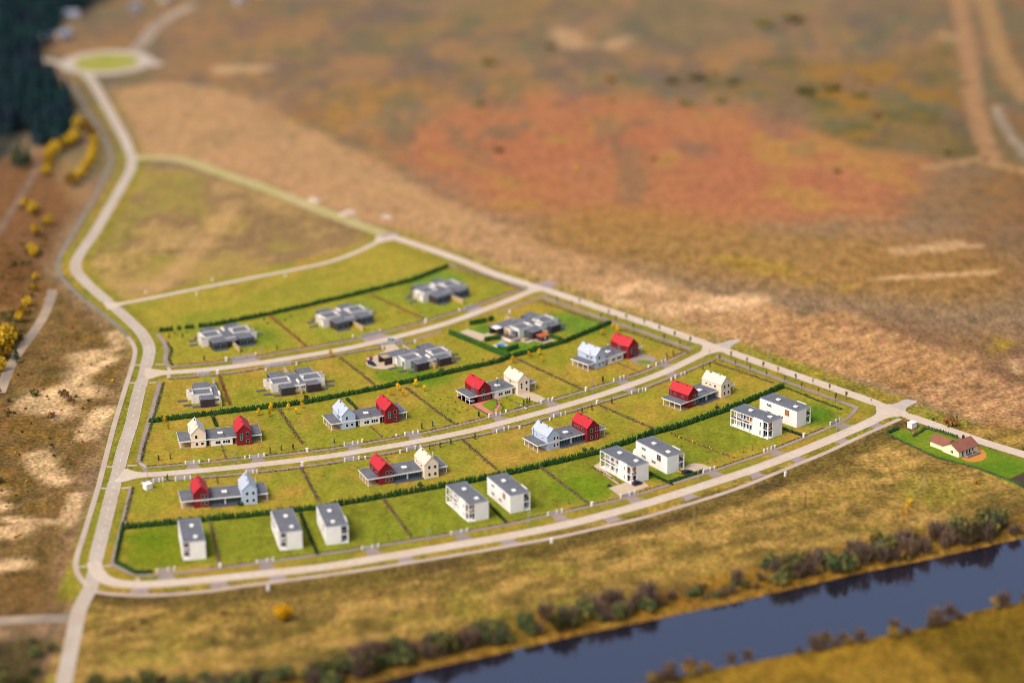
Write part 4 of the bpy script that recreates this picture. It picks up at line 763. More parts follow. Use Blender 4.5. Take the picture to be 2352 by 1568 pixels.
# ------------------------------------------------------------------ white box houses
def white_box(x, y, rz, m, label, wood=M_wood, gl=M_glassr, plinth=True):
    par = empty('white_house', (x, y, 0), rz, label, 'house', 'white flat-roofed box houses')
    W, L_, H = 8.3, 20.55, 7.26; w2, l2 = W / 2, L_ / 2
    def bx(mb, x0, x1, *a): return mb.box(m * x0, m * x1, *a)
    wl = MB()
    bx(wl, -w2 + 1.9, w2, -1.85, l2 - 3.4, 0, 6.85); bx(wl, -w2 + 4.2, w2, l2 - 3.4, l2, 0, 6.85); bx(wl, -w2, w2, -7.55, -1.85, 0, 6.85); bx(wl, -w2 + 2.65, w2, -l2, -7.55, 0, 6.85)
    # slanting edge of the solid wall
    yb, yt = -1.2, -2.6
    for xx in (0,):
        p = [(-l2 + 2.75, 0), (yb, 0), (yt, 7.45), (-l2 + 2.75, 7.45)]
        vs = [(m * (-w2 - .12), a, z) for a, z in p] + [(m * (-w2 + .12), a, z) for a, z in p]
        F = [(0, 1, 2, 3), (7, 6, 5, 4), (0, 4, 5, 1), (1, 5, 6, 2), (2, 6, 7, 3), (3, 7, 4, 0)]
        wl.add(vs, F if m < 0 else [f[::-1] for f in F])
    wl.build('wall', M_white, par)
    rs = MB(); bx(rs, -w2, w2, -l2, l2, 6.853, 7.05); rs.build('roof_slab', M_white, par)
    mm = MB(); bx(mm, -w2 + .25, w2 - .25, -l2 + .25, l2 - .25, 7.053, 7.09); ro = mm.build('flat_roof', M_felt, par)
    pa = MB()
    bx(pa, -w2, w2, l2 - .22, l2, 7.05, 7.28); bx(pa, -w2, w2, -l2, -l2 + .22, 7.05, 7.24); bx(pa, w2 - .22, w2, -l2 + .22, l2 - .22, 7.05, 7.28); bx(pa, -w2 + .13, -w2 + .3, -l2 + .22, l2 - .22, 7.05, 7.2)
    pa.build('parapet', M_cap, par)
    st = MB(); bx(st, -w2 + .3, -w2 + 1.3, -1.0, l2 - 3.2, 7.09, 7.2); bx(st, -w2 + .3, -w2 + 2.6, l2 - 3.1, l2 - .3, 7.09, 7.17); bx(st, -w2 + .3, -w2 + 2.5, -l2 + .25, -l2 + 2.7, 7.09, 7.18); st.build('roof_step', M_felt, par)
    for yy, xx in ((3.4, .4), (-6.6, .9)):
        s = MB(); bx(s, xx - .55, xx + .55, yy - .8, yy + .8, 7.09, 7.4); bx(s, xx - .68, xx + .68, yy - .95, yy + .95, 7.4, 7.62); s.build('roof_light', M_white, par)
    for xx, yy in ((-1.6, -4.2), (-1.0, -4.9), (2.4, -4.6), (2.7, -5.8)):
        s = MB().tube((m * xx, yy, 7.05), (m * xx, yy, 7.6), .11, .11, 6).tube((m * xx, yy, 7.6), (m * xx, yy, 7.74), .18, .18, 6); s.build('roof_vent', M_metal, par)
    # loggia frame
    cols = [l2 - .18, l2 - 3.43, l2 - 6.87, .05]
    for yy in cols:
        c = MB(); bx(c, -w2, -w2 + .36, yy - .18, yy + .18, 0, 6.85); c.build('column', M_white, par)
    c = MB(); bx(c, -w2, -w2 + .4, -l2, -l2 + .4, 0, 6.85); c.build('column', M_white, par)
    c = MB(); bx(c, -w2 + 2.3, -w2 + 2.645, l2 - .36, l2 - .004, 0, 6.85); c.build('column', M_white, par)
    fl = MB(); bx(fl, -w2 + .02, -w2 + 1.9, -1.2, l2 - 3.4, 3.42, 3.78); bx(fl, -w2 + .02, -w2 + 4.2, l2 - 3.4, l2 - .02, 3.42, 3.78); bx(fl, -w2 + .02, -w2 + 2.65, -l2 + .02, -7.55, 3.42, 3.78)
    bx(fl, -w2 + .02, -w2 + 1.9, -1.1, l2 - 3.4, 0.05, .32); bx(fl, -w2 + .02, -w2 + 4.2, l2 - 3.4, l2 - .02, .05, .32); bx(fl, -w2 + .02, -w2 + 2.65, -l2 + .02, -7.55, .05, .25); fl.build('loggia_floor', M_white, par)
    for a, b_ in zip(cols, cols[1:]): ra = MB(); bx(ra, -w2 + .14, -w2 + .2, b_ + .2, a - .2, 3.78, 4.5); ra.build('railing', M_deck, par)
    ra = MB(); bx(ra, -w2 + .14, -w2 + .2, -l2 + .42, -7.6, 3.78, 4.5); bx(ra, -w2 + .42, -w2 + 2.6, -l2 + .14, -l2 + .2, 3.78, 4.5); ra.build('railing', M_deck, par)
    f1, f2 = ('l', 'r') if m > 0 else ('r', 'l')
    for zc in (1.75, 5.25):
        for yy, wd, g in ((4.9, 2.3, gl), (1.6, 2.4, wood if zc > 3 else M_glassg), (-.8, 1.2, gl)): window(par, f1, (yy, m * (-w2 + 1.9), zc), wd, 2.5, None, g, 1, .06)
        window(par, f1, (-8.9, m * (-w2 + 2.65), zc), 2.0, 2.7, None, wood if wood is M_wood and zc > 3 else gl, 0, .06)
        window(par, 'f', (m * (-w2 + 1.35), -7.55, zc), 2.1, 2.7, None, gl if zc > 3 or gl is M_glassr else M_glass, 1, .06)
        window(par, f1, (-6.1, m * (-w2 - .12), zc + .1), .55, 1.7, None, M_glass, 0, .04)
    window(par, f2, (l2 - .26 * L_, m * w2, 5.4), 2.6, 1.0, None, M_glass, 1, .05, cross=True); window(par, f2, (l2 - .26 * L_, m * w2, 2.2), 2.6, 1.0, None, M_glass, 1, .05, cross=True)
    window(par, f2, (l2 - .575 * L_, m * w2, 2.2), 2.6, 1.0, None, M_glass, 1, .05, cross=True); window(par, f2, (l2 - .74 * L_, m * w2, 5.05), 2.5, 2.5, None, gl if gl is M_glassr else M_wood, 1, .05)
    return par
BX = [(-117.24, 912.91, 10.9, 1, 'white box house on its own at the far left end of the lowest row'),
      (-83.36, 920.58, 13.6, 1, 'white box house left of the dark shrub row, second from the left in lowest row'),
      (-66.78, 925.12, 13.3, -1, 'white box house right of dark shrub row, with orange panel in its right loggia'),
      (-17.44, 943.87, 25.2, 1, 'white box house with plum coloured glazing and empty lawns on its left'),
      (-1.92, 951.67, 25.1, -1, 'white box house with blank front between plum glazed house and bare young trees'),
      (42.74, 977.49, 33.7, 1, 'white box house with a black car parked on its beige paved drive'),
      (57.07, 986.97, 33.4, -1, 'white box house beside yellow and black parked cars and a white tunnel tent'),
      (97.43, 1020.24, 42.0, 1, 'white box house with orange wood loggias and narrow slit windows, near the east corner'),
      (110.12, 1032.08, 41.2, -1, 'white box house at the far right end of the lowest row, orange square window')]
for i, (x, y, a, m, lb) in enumerate(BX):
    white_box(x, y, R(a), m, lb, M_wood, M_glassr if i in (0, 3, 5, 6) else M_glassg)

# ------------------------------------------------------------------ low flat-roofed dark and white houses
def flat_house(x, y, rz, label, half=False, garage=None, extra=False):
    par = empty('flat_roofed_house', (x, y, 0), rz, label, 'semi-detached house', 'low dark and white flat-roofed houses')
    hd, hw = 3.55, 4.1
    dk, wh, rf, cp = MB(), MB(), MB(), MB()
    sides = (-1,) if half else (-1, 1)
    def roofed(mbw, x0, x1, y0, y1, h, par_h=.18, edges='fblr'):
        x0, x1 = min(x0, x1), max(x0, x1)
        mbw.box(x0, x1, y0, y1, 0, h - par_h - .05); rf.box(x0 + .02, x1 - .02, y0 + .02, y1 - .02, h - par_h - .047, h - par_h)
        t = .3
        e = {'f': (x0 - .02, x1 + .02, y0 - .02, y0 + t), 'b': (x0 - .02, x1 + .02, y1 - t, y1 + .02), 'l': (x0 - .02, x0 + t, y0 + t, y1 - t), 'r': (x1 - t, x1 + .02, y0 + t, y1 - t)}
        for k in edges:
            b_ = e[k]; mbw.box(b_[0] + .02, b_[1] - .02, b_[2] + .02, b_[3] - .02, h - par_h - .046, h - .05); cp.box(*b_, h - .05, h)
    if half: roofed(wh, -2.6, 0, 2.6, 15.6, hd, .15, 'fbr')
    else: roofed(wh, -2.6, 2.6, 2.6, 15.6, hd, .15, 'fb')
    for s in sides:
        lr = 'lf' if s < 0 else 'rf'
        roofed(dk, s * 2.62, s * 8.4, 0, 5.5, hd, .15, lr); rf.box(*sorted((s * 2.6, s * 2.9)), .3, 5.4, hd - .14, hd - .10)
        roofed(wh, s * 2.64, s * 10.6, 5.5, 12.4, hw, .6)
        wh.box(*sorted((s * 10.6, s * 11.65)), 5.4, 5.7, 0, hw - .04); cp.box(*sorted((s * 10.63, s * 11.68)), 5.38, 5.72, hw - .04, hw + .02)
        wh.box(*sorted((s * 10.6, s * 12.75)), 10.0, 10.3, 0, hd - .04); cp.box(*sorted((s * 10.63, s * 12.78)), 9.98, 10.32, hd - .04, hd + .02)
        wh.box(*sorted((s * 10.62, s * 11.6)), 10.3, 13.5, 0, hd - .4); rf.box(*sorted((s * 10.63, s * 11.6)), 10.3, 13.5, hd - .4, hd - .35)
        wh.box(*sorted((s * 8.2, s * 12.75)), 13.5, 13.8, 0, hd - .04); cp.box(*sorted((s * 8.17, s * 12.78)), 13.48, 13.82, hd - .04, hd + .02)
        roofed(dk, s * 2.7, s * 9.4, 13.85, 20.05, hd, .15, 'b' + ('l' if s < 0 else 'r')); rf.box(*sorted((s * 2.4, s * 8.1)), 12.45, 13.84, hd - .3, hd - .16)
        wh.box(*sorted((s * 2.7, s * 8.2)), 12.42, 13.84, 0, hd - .3)
        bl = MB().box(*sorted((s * 2.75, s * 3.35)), 8.0, 9.5, hw - .7, hw + .25); bl.build('chimney', M_creamr, par)
        MB().tube((s * 9.6, 9.0, hw - .6), (s * 9.6, 9.0, hw - .1), .16, .1, 6).build('roof_vent', M_metal, par); MB().tube((s * 5.6, 3.4, hd - .2), (s * 5.6, 3.4, hd + .35), .14, .14, 6).build('roof_vent', M_metal, par)
        MB().box(*sorted((s * 5.0, s * 5.5)), 16.4, 16.9, hd - .15, hd + .25).build('roof_vent', M_metal, par)
        for x0, x1, y0, y1 in ((12.9, 17.0, 8.6, 10.4), (11.7, 15.2, 3.2, 5.2), (8.5, 11.8, .6, 2.4)):
            MB().box(*sorted((s * x0, s * x1)), y0, y1, .03, .22).build('terrace', M_deck, par)
        MB().box(*sorted((s * 3.0, s * 9.2)), 20.1, 21.6, .03, .22).build('terrace', M_deck, par)
        for u in (4.6, 7.7):
            window(par, 'b', (s * u, 20.05, 1.5), 2.4, 2.3, M_frameg, M_glass, 1, .07)
        window(par, 'f', (s * 1.4, 2.6, 2.0), 1.7, .8, None, M_glass, 1, .05)
        window(par, 'b', (s * 1.4, 15.6, 1.4), 1.6, 2.1, M_frameg, M_glass, 1, .05)
        window(par, 'l' if s < 0 else 'r', (8.0, s * 10.6, 1.4), 2.2, 2.4, M_frameg, M_glassg, 1, .06)
        window(par, 'l' if s < 0 else 'r', (3.4, s * 8.4, 1.4), 1.9, 2.4, M_frameg, M_glassg, 1, .06)
    xw = 0.0 if not half else -.05
    ch = MB().box(-.32 + xw, .32 + xw, 3.6, 7.4, hd - .15, hd + .5); ch.build('chimney', M_creamr, par)
    cn = MB().box(-2.55, (0 if half else 2.55), 15.62, 18.95, 2.55, 2.82); cn.build('canopy', M_felt, par)
    yw = MB().box(-.2, .2, 15.75, 27.2, 0, 2.35).box(-.2, .2, -.7, 2.55, 0, 2.35); yo = yw.build('dividing_wall', M_yellow, par); MB().box(-.24, .24, 15.73, 27.22, 2.35, 2.42).box(-.24, .24, -.72, 2.54, 2.35, 2.42).build('coping', M_cap, yo)
    if garage:
        roofed(dk, -16.4, -9.45, 18.6, 19.8, hd, .15, 'bl'); roofed(dk, -16.4, -13.3, 13.8, 14.4, hd, .15, 'lf'); roofed(dk, -13.2, -9.45, 13.85, 18.6, hd, .15, 'f')
        gr = MB().box(-16.35, -13.22, 14.42, 18.58, hd - .5, hd - .22); gr.build('garage_roof', M_creamr if garage == 'white' else M_gravel, par)
        window(par, 'l', (16.5, -13.2, 1.3), 3.6, 2.4, M_darkclad, M_darkclad, 3, .06, 'garage_door')
        if garage == 'white':
            tr = MB().box(-16.9, -11.7, 5.0, 13.0, .05, .75); tr.box(-16.95, -11.7, 4.85, 5.0, .05, .95).box(-16.95, -16.8, 5.0, 12.9, .05, .95); tr.build('raised_terrace', M_creamr, par); MB().box(-16.75, -11.75, 5.05, 12.9, .75, .8).build('terrace_floor', M_plum, par)
            window(par, 'l', (8.9, -11.7, 2.0), 1.6, 2.2, None, M_glassg, 0, .06)
    dk.build('dark_wall', M_darkclad, par); wh.build('white_wall', M_creamr, par); rf.build('flat_roof', M_felt, par); cp.build('parapet', M_cap, par)
    return par
flat_house(-129.31, 1139.36, R(204.8), 'low dark-brown and white flat-roofed house nearest the west road, across the upper street')
flat_house(-80.48, 1162.61, R(213.2), 'low dark-brown and white flat-roofed house between two red hedges beyond the upper street')
flat_house(-39.41, 1194.74, R(220.2), 'low dark-brown and white flat-roofed house farthest back, next to the ridge road corner')
flat_house(-119.88, 1052.43, R(13.2), 'half-width low dark and white flat-roofed house, smallest of its kind', half=True)
flat_house(-87.71, 1065.18, R(19.6), 'low dark and white flat-roofed house below the upper street without garage or parked cars')
flat_house(-33.04, 1093.32, R(31.5), 'low dark and white flat-roofed house with red and black cars on a rounded beige drive', garage='gravel')
flat_house(15.32, 1131.85, R(42.0), 'low dark and white flat-roofed house with pool, clipped hedges and terracotta roofed shed', garage='white')

# ------------------------------------------------------------------ bungalow, shed, kiosks, tent, pool
def bungalow():
    ang = math.atan2(996.2 - 989.2, 182.3 - 173.8); par = empty('bungalow', (173.8, 989.2, 0), ang, 'pale yellow bungalow with brown tiled roof on the far right', 'bungalow')
    Lx, Dy = 11.0, 8.4
    def gable(mbw, mbr, x0, x1, y0, y1, ze, za, along):
        if along == 'x':
            c = (y0 + y1) / 2; pr = [(y0, 0), (y1, 0), (y1, ze), (c, za), (y0, ze)]; f = lambda u, p: (u, p[0], p[1]); u0, u1 = x0, x1
        else:
            c = (x0 + x1) / 2; pr = [(x0, 0), (x1, 0), (x1, ze), (c, za), (x0, ze)]; f = lambda u, p: (p[0], u, p[1]); u0, u1 = y0, y1
        mbw.add([f(u0, p) for p in pr] + [f(u1, p) for p in pr], [(0, 4, 3, 2, 1), (5, 6, 7, 8, 9), (0, 5, 9, 4), (1, 2, 7, 6), (0, 1, 6, 5)])
        o = .45; s = (za - ze) / (abs(pr[0][0] - c))
        for sg in (-1, 1):
            e = (pr[0][0] - o) if sg < 0 else (pr[1][0] + o); ez = ze - s * o
            q = [(u0 - o, e, ez), (u1 + o, e, ez), (u1 + o, c, za), (u0 - o, c, za)]
            V = [f(a, (b_, z + .03)) for a, b_, z in q] + [f(a, (b_, z + .2)) for a, b_, z in q]
            F = [(0, 1, 2, 3), (7, 6, 5, 4), (0, 4, 5, 1), (1, 5, 6, 2), (2, 6, 7, 3), (3, 7, 4, 0)]
            mbr.add(V, F); 
    w_, r_ = MB(), MB(); gable(w_, r_, 0, Lx, 0, Dy, 2.55, 4.75, 'x'); gable(w_, r_, .8, 6.6, Dy - 1.0, Dy + 7.2, 2.45, 4.3, 'y')
    w_.build('wall', M_bung, par); ro = r_.build('roof', M_tile, par)
    MB().box(8.0, 8.8, 5.0, 5.8, 4.0, 5.6).build('chimney', M_darkclad, ro)
    window(par, 'l', (3.6, 0, 1.5), 1.3, 1.1, None, M_glassg, 1); 
    for u in (2.2, 4.6, 6.2, 8.0): window(par, 'f', (u, 0, 1.35), .9, 1.7, None, M_glass, 0)
    tr = MB().box(2.4, 9.4, -2.6, -.02, .02, .35); to = tr.build('terrace', M_deck, par)
    MB().box(2.3, 9.5, -2.72, -2.6, .35, 1.05).box(2.3, 2.42, -2.6, -.5, .35, 1.05).box(9.38, 9.5, -2.6, -.5, .35, 1.05).build('railing', M_metal, to)
    for u in (5.2, 9.0): MB().box(u - .1, u + .1, -2.5, -2.3, .36, 2.4).build('post', M_yellow, par)
bungalow()
def kiosk(x, y, rz, label):
    par = empty('transformer_kiosk', (x, y, 0), rz, label, 'transformer kiosk', 'white transformer kiosks')
    MB().box(-1.45, 1.45, -1.25, 1.25, 0, 2.3).build('wall', M_creamr, par)
    rf = MB(); rf.box(-1.6, 1.6, -1.4, 1.4, 2.3, 2.42); rf.add([(-1.6, -1.4, 2.424), (1.6, -1.4, 2.424), (1.6, 1.4, 2.424), (-1.6, 1.4, 2.424), (0, 0, 2.75)], [(0, 1, 4), (1, 2, 4), (2, 3, 4), (3, 0, 4)]); rf.build('roof', M_white, par)
    MB().box(-.9, .9, -1.31, -1.25, .2, 2.1).build('door', M_concrete, par); MB().box(-1.6, 1.6, -1.4, 1.4, -.05, .08).build('plinth', M_apron, par)
kiosk(-140.0, 967.6, R(42), 'small white transformer kiosk on the lawn beside the west road junction')
kiosk(160.0, 1021.0, R(43), 'small white transformer kiosk near the bungalow at the eastern crossroads')
sh = empty('garden_shed', (13.4, 1125.9, 0), R(42), 'small dark garden shed with terracotta roof beside the pool terrace', 'shed')
MB().box(-1.9, 1.9, -1.6, 1.6, 0, 2.4).build('wall', M_darkclad, sh); MB().box(-2.35, 2.35, -2.05, 2.05, 2.4, 2.6).build('roof', M_shedroof, sh); window(sh, 'f', (0, -1.6, 1.5), .8, .9, None, M_lamp, 0)
po = MB().poly(D['pool'], .14); pool = po.build('swimming_pool', M_poolw); tag(pool, 'bright blue swimming pool behind the clipped hedges', 'swimming pool')
pc = np.mean(D['pool'], 0); rim = MB(); q = [tuple(pc + (np.array(a) - pc) * 1.0) for a in D['pool']]; q2 = [tuple(pc + (np.array(a) - pc) * 1.14) for a in D['pool']]
rim.add([(*a, .2) for a in q] + [(*a, .2) for a in q2] + [(*a, .0) for a in q2] + [(*a, .0) for a in q], [(i, (i + 1) % 4, 4 + (i + 1) % 4, 4 + i) for i in range(4)] + [(4 + i, 4 + (i + 1) % 4, 8 + (i + 1) % 4, 8 + i) for i in range(4)] + [(i, 12 + i, 12 + (i + 1) % 4, (i + 1) % 4) for i in range(4)]); rim.build('rim', M_creamr, pool)
tt = D['tent'][0]; te = empty('tunnel_tent', (49.3, 995.5, 0), R(33), 'white arched tunnel tent between the hedge and a white box house', 'tent')
tm = MB(); k = 10
for i, yy in enumerate((-2.2, 2.2)):
    tm.v += [(1.5 * math.cos(math.pi * j / k), yy, 2.1 * math.sin(math.pi * j / k)) for j in range(k + 1)]
tm.f += [(j, j + 1, k + 2 + j, k + 1 + j) for j in range(k)] + [tuple(range(k, -1, -1)), tuple(range(k + 1, 2 * k + 2))]; tm.m = [0] * len(tm.f); tm.build('cover', M_signw, te)
fr = MB()
for yy in (-2.24, 0, 2.24):
    for j in range(k):
        a, b_ = math.pi * j / k, math.pi * (j + 1) / k; fr.tube((1.52 * math.cos(a), yy, 2.12 * math.sin(a)), (1.52 * math.cos(b_), yy, 2.12 * math.sin(b_)), .05, .05, 5)
fr.build('frame', M_metal, te)

# ------------------------------------------------------------------ hedges
rnd = random.Random(3)
def cone_row(name, pts, h, r, sp, m, label, cat='hedge', jit=.12, gaps=(), wob=.0):
    p = dens(pts, .1); s = arclen(p); mb = MB(); a = 0
    while a < s[-1]:
        if not any(g0 <= a <= g1 for g0, g1 in gaps):
            x = np.interp(a, s, p[:, 0]) + rnd.uniform(-.15, .15); y = np.interp(a, s, p[:, 1]) + rnd.uniform(-.15, .15)
            hh = h * rnd.uniform(.80, 1.12); rr = r * rnd.uniform(.85, 1.2); n = 7; o = len(mb.v)
            for z, k in ((0.05, .8), (.28, 1.0), (.62, .72), (.86, .36)):
                t0 = rnd.uniform(0, 1)
                for i in range(n):
                    q = rr * k * rnd.uniform(.72, 1.22); t = t0 + 2 * math.pi * i / n; mb.v.append((x + q * math.cos(t), y + q * math.sin(t), hh * z * rnd.uniform(.95, 1.05)))
            mb.v.append((x, y, hh))
            F = [(o + l * n + i, o + l * n + (i + 1) % n, o + (l + 1) * n + (i + 1) % n, o + (l + 1) * n + i) for l in range(3) for i in range(n)] + [(o + 3 * n + i, o + 3 * n + (i + 1) % n, o + 4 * n) for i in range(n)]
            mb.f += F; mb.m += [0] * len(F)
        a += sp * rnd.uniform(.85, 1.15)
    return tag(mb.build(name, m), label, cat, 'thuja hedges')
cone_row('hedge', D['hedge_top'], 2.5, .62, .85, M_hedge, 'long dark thuja hedge behind the farthest row of flat-roofed houses', gaps=((6, 7.5), (9.5, 11), (15, 16.5)))
cone_row('hedge', D['hedge_mid'], 2.5, .68, .8, M_hedge, 'long dark thuja hedge between the flat-roofed houses and the upper gabled row')
cone_row('hedge', D['hedge_low'], 2.9, .62, .95, M_hedge, 'long spiky thuja hedge between the gabled houses and the white box houses')
cone_row('hedge', D['hedge_b1'], 1.9, .6, .8, M_hedge, 'dark hedge around the lawn corner of the leftmost white box house')
cone_row('hedge', D['hedge_b7'], 1.6, .55, .7, M_hedge, 'short thuja hedge along the path below the yellow and black cars')
cone_row('hedge', D['bung_hedge'], 1.0, .5, .8, M_greenl, 'low green hedge along the field side of the bungalow garden')
cone_row('hedge', D['bung_hedge2'], 1.7, .55, .7, M_hedge, 'short dark thuja hedge at the west corner of the bungalow garden')
cone_row('hedge', D['bung_hedge3'], 1.5, .6, .8, M_greenl, 'mixed hedge between the bungalow garden and the road')
def clipped(name, pts, h, wd, label):
    p = smooth(pts, .5, 2, 1); n = normals(p); mb = MB(); prof = [(-.5, 0), (-.52, .5), (-.5, .92), (-.36, 1), (.36, 1), (.5, .92), (.52, .5), (.5, 0)]; k = len(prof)
    for q, nn in zip(p, n):
        for a, z in prof: mb.v.append((q[0] + nn[0] * a * wd * rnd.uniform(.88, 1.1), q[1] + nn[1] * a * wd * rnd.uniform(.88, 1.1), z * h * rnd.uniform(.94, 1.05)))
    F = [(i * k + j, i * k + j + 1, (i + 1) * k + j + 1, (i + 1) * k + j) for i in range(len(p) - 1) for j in range(k - 1)] + [tuple(range(k)), tuple(range((len(p) - 1) * k, len(p) * k))[::-1]]
    mb.f = F; mb.m = [0] * len(F); return tag(mb.build(name, M_hedgel), label, 'hedge', 'clipped hedges around the pool house')
for n, h, lb in (('hedge_pool_w', 2.1, 'clipped hedge wall along the left side of the pool house plot'), ('hedge_pool_n', 2.2, 'clipped hedge wall beside the upper street in front of the pool house'), ('hedge_pool_n2', 2.2, 'short clipped hedge wall right of the pool house entrance gap'),
                 ('hedge_pool_a', 2.0, 'clipped hedge wall between the pool and the beige drive'), ('hedge_pool_b', 2.2, 'clipped hedge wall in front of the blue pool'), ('hedge_pool_c', 1.5, 'clipped hedge wall right of the terracotta roofed shed')):
    clipped('hedge', D[n], h, 1.4, lb)
def leaf_cloud(mb, c, rx, ry, rz, n, ls, mi=(0,), up=0.0, shell=.35):
    for _ in range(n):
        v = Vector((rnd.gauss(0, 1), rnd.gauss(0, 1), rnd.gauss(0, 1))).normalized() * (rnd.uniform(shell, 1) ** .6)
        p = Vector((c[0] + v.x * rx, c[1] + v.y * ry, c[2] + v.z * rz)); a = Vector((rnd.gauss(0, 1), rnd.gauss(0, 1), rnd.gauss(0, 1))).normalized(); b = a.orthogonal().normalized(); s = ls * rnd.uniform(.6, 1.4)
        mb.add([p - a * s, p + b * s * .8, p + a * s, p - b * s * .8], [(0, 1, 2, 3)], rnd.choice(mi))
def low_hedge(pts, h, wd, mats, label, dens_=9, ls=.24, grp='low brown boundary hedges', cat='low hedge', gaps=()):
    p = dens(pts, .2); s = arclen(p); mb = MB()
    for _ in range(int(s[-1] * dens_)):
        a = rnd.uniform(0, s[-1])
        if any(g0 < a < g1 for g0, g1 in gaps): continue
        x = np.interp(a, s, p[:, 0]) + rnd.gauss(0, wd * .35); y = np.interp(a, s, p[:, 1]) + rnd.gauss(0, wd * .35); k = .55 + .45 * math.sin(a * .9) * math.sin(a * .23 + 2)
        z = rnd.uniform(.05, h * k + .12); q = Vector((x, y, z)); u = Vector((rnd.gauss(0, 1), rnd.gauss(0, 1), rnd.gauss(0, .8))).normalized(); v = u.orthogonal().normalized(); l = ls * rnd.uniform(.6, 1.4)
        mb.add([q - u * l, q + v * l * .8, q + u * l, q - v * l * .8], [(0, 1, 2, 3)], rnd.randrange(len(mats)))
    return tag(mb.build('low_hedge', mats), label, cat, grp)
DIVL = {'d12': ('reddish low hedge right of the flat-roofed house nearest the west road', 1), 'd23': ('red low hedge left of the farthest flat-roofed house', 1), 'd45': ('low hedge with red end right of the half-width flat-roofed house', 2),
 'd56': ('brown low hedge left of the drive with the red and black cars', 0), 'g23': ('brown low hedge right of the cream-left gabled house', 0), 'g34': ('brown low hedge between the upper blue house and the satellite dish house', 0), 'g45': ('brown low hedge between the satellite dish house and the round island drive house', 0),
 'g16': ('brown low hedge right of the red-left blue-right gabled house', 0), 'g67': ('brown low hedge right of the lower red and cream house facing the plum glazed box', 0), 'g78': ('brown low hedge between the lower blue house and the ridge road house', 0),
 'b12': ('dark low hedge right of the leftmost white box house', 0), 'b34': ('dark low hedge left of the white box house with plum glazing', 0), 'b56': ('dark low hedge left of the lawn of the black car house', 0), 'b78': ('flowering low hedge right of the bright lawn beside the yellow car', 3),
 'g2m': ('thin low hedge splitting the front lawn of the cream-left gabled house', 4), 'g3m': ('thin low hedge splitting the front lawn of the upper blue and red house', 4), 'g5m': ('thin low hedge splitting the lawn in front of the round island drive house', 4), 'g4m': ('thin low hedge splitting the front garden of the satellite dish house', 4), 'g6m': ('short low hedge behind the lower red and cream house by the middle street', 4), 'g1m': ('short low hedge behind the red-left blue-right gabled house', 4)}
for k, (lb, ty) in DIVL.items():
    ms = [[M_scrubA, M_scrubB], [M_redleaf, M_scrubA], [M_scrubA, M_scrubB, M_redleaf], [M_scrubB, M_yel, M_greenl, M_scrubA], [M_scrubB, M_scrubA]][ty]
    low_hedge(D['div_' + k], .6 if ty < 4 else .4, 1.15 if ty < 4 else .5, ms, lb, 17 if ty < 4 else 8)
# low hedges along the streets (broken at the gates)
def side_hedge(pn, off, label, a=0.0, b=1.0, ms=None):
    p = PATHS[pn]; n = normals(p); q = p + n * off; s = arclen(q); i0, i1 = int(a * (len(q) - 1)), int(b * (len(q) - 1)); q = q[i0:i1 + 1]
    ss = arclen(q); gp = []
    for g in list(D['gates'].values()):
        c = (np.array(g[0]) + np.array(g[1])) / 2; dd = np.hypot(*(q - c).T)
        if dd.min() < 6: k = int(dd.argmin()); hl = np.hypot(*(np.array(g[0]) - np.array(g[1]))) / 2 + .6; gp.append((ss[k] - hl, ss[k] + hl))
    low_hedge([tuple(v) for v in q], .5, .6, ms or [M_scrubA, M_scrubB], label, 8, gaps=gp)
side_hedge('path_mid_n', 1.4, 'low brown hedge along the far side of the middle street'); side_hedge('path_mid_s', -1.4, 'low brown hedge along the near side of the middle street')
side_hedge('path_upper_n', 1.3, 'low dark hedge along the far side of the upper street', .03, .97, [M_scrubB, M_scrubB, M_redleaf]); side_hedge('path_upper_s', -1.3, 'low dark hedge along the near side of the upper street', 0, .86, [M_scrubB, M_scrubB, M_redleaf])
side_hedge('path_south_n', 1.3, 'low green hedge along the far side of the lowest street', .12, .93, [M_greenl, M_scrubB])
for k, lb, ms in (('w_mid', 'dark scrubby hedge beside the west road from the upper to the middle street', [M_scrubB, M_greenl]), ('w_low', 'dark scrubby hedge beside the west road behind the small kiosk', [M_scrubB, M_greenl]), ('w_top', 'dark curved hedge at the west corner of the farthest house row', [M_scrubB, M_greenl]),
                  ('ridge_a', 'brown hedge along the ridge path beside the farthest flat-roofed house', [M_scrubA, M_scrubB]), ('ridge_b', 'brown hedge along the ridge path beside the pool house plot', [M_scrubA, M_scrubB]), ('ridge_c', 'brown hedge along the ridge path beside the round island drive house', [M_scrubA, M_scrubB]), ('ridge_d', 'brown hedge along the ridge path beside the red and cream house', [M_scrubA, M_scrubB]), ('ridge_e', 'green hedge along the ridge path beside the rightmost white box house', [M_greenl, M_hedgel])):
    low_hedge(D['bound_' + k], .8, .9, ms, lb, 16)
low_hedge(list(D['hedge_pool_w'][:3]), .7, .5, [M_redleaf, M_plum], 'red shrubs along the outer foot of the clipped pool hedge', 6, .28)
low_hedge([D['b6_path'][3], D['b6_path'][0]], .6, .8, [M_plum, M_redleaf, M_greenl], 'flower bed of plum and green shrubs along the black car house', 14, .25, 'garden beds', 'flower bed')
low_hedge([tuple(np.array(v)) for v in D['g4_island'][2:6]], .4, 1.0, [M_greenl, M_scrubB, M_plum], 'dark rockery plants in the red paved garden island', 16, .2, 'garden beds', 'flower bed')
low_hedge([(-5.2, 1051.6), (-3.6, 1046.5), (-5.6, 1041.5)], .35, .4, [M_greenl, M_scrubB], 'dark edging plants along the curved red path', 18, .18, 'garden beds', 'flower bed')
low_hedge([(-16.5, 1049.5), (-9.8, 1039.0)], .35, .4, [M_greenl, M_scrubB], 'dark edging plants along the left side of the red drive', 14, .18, 'garden beds', 'flower bed')
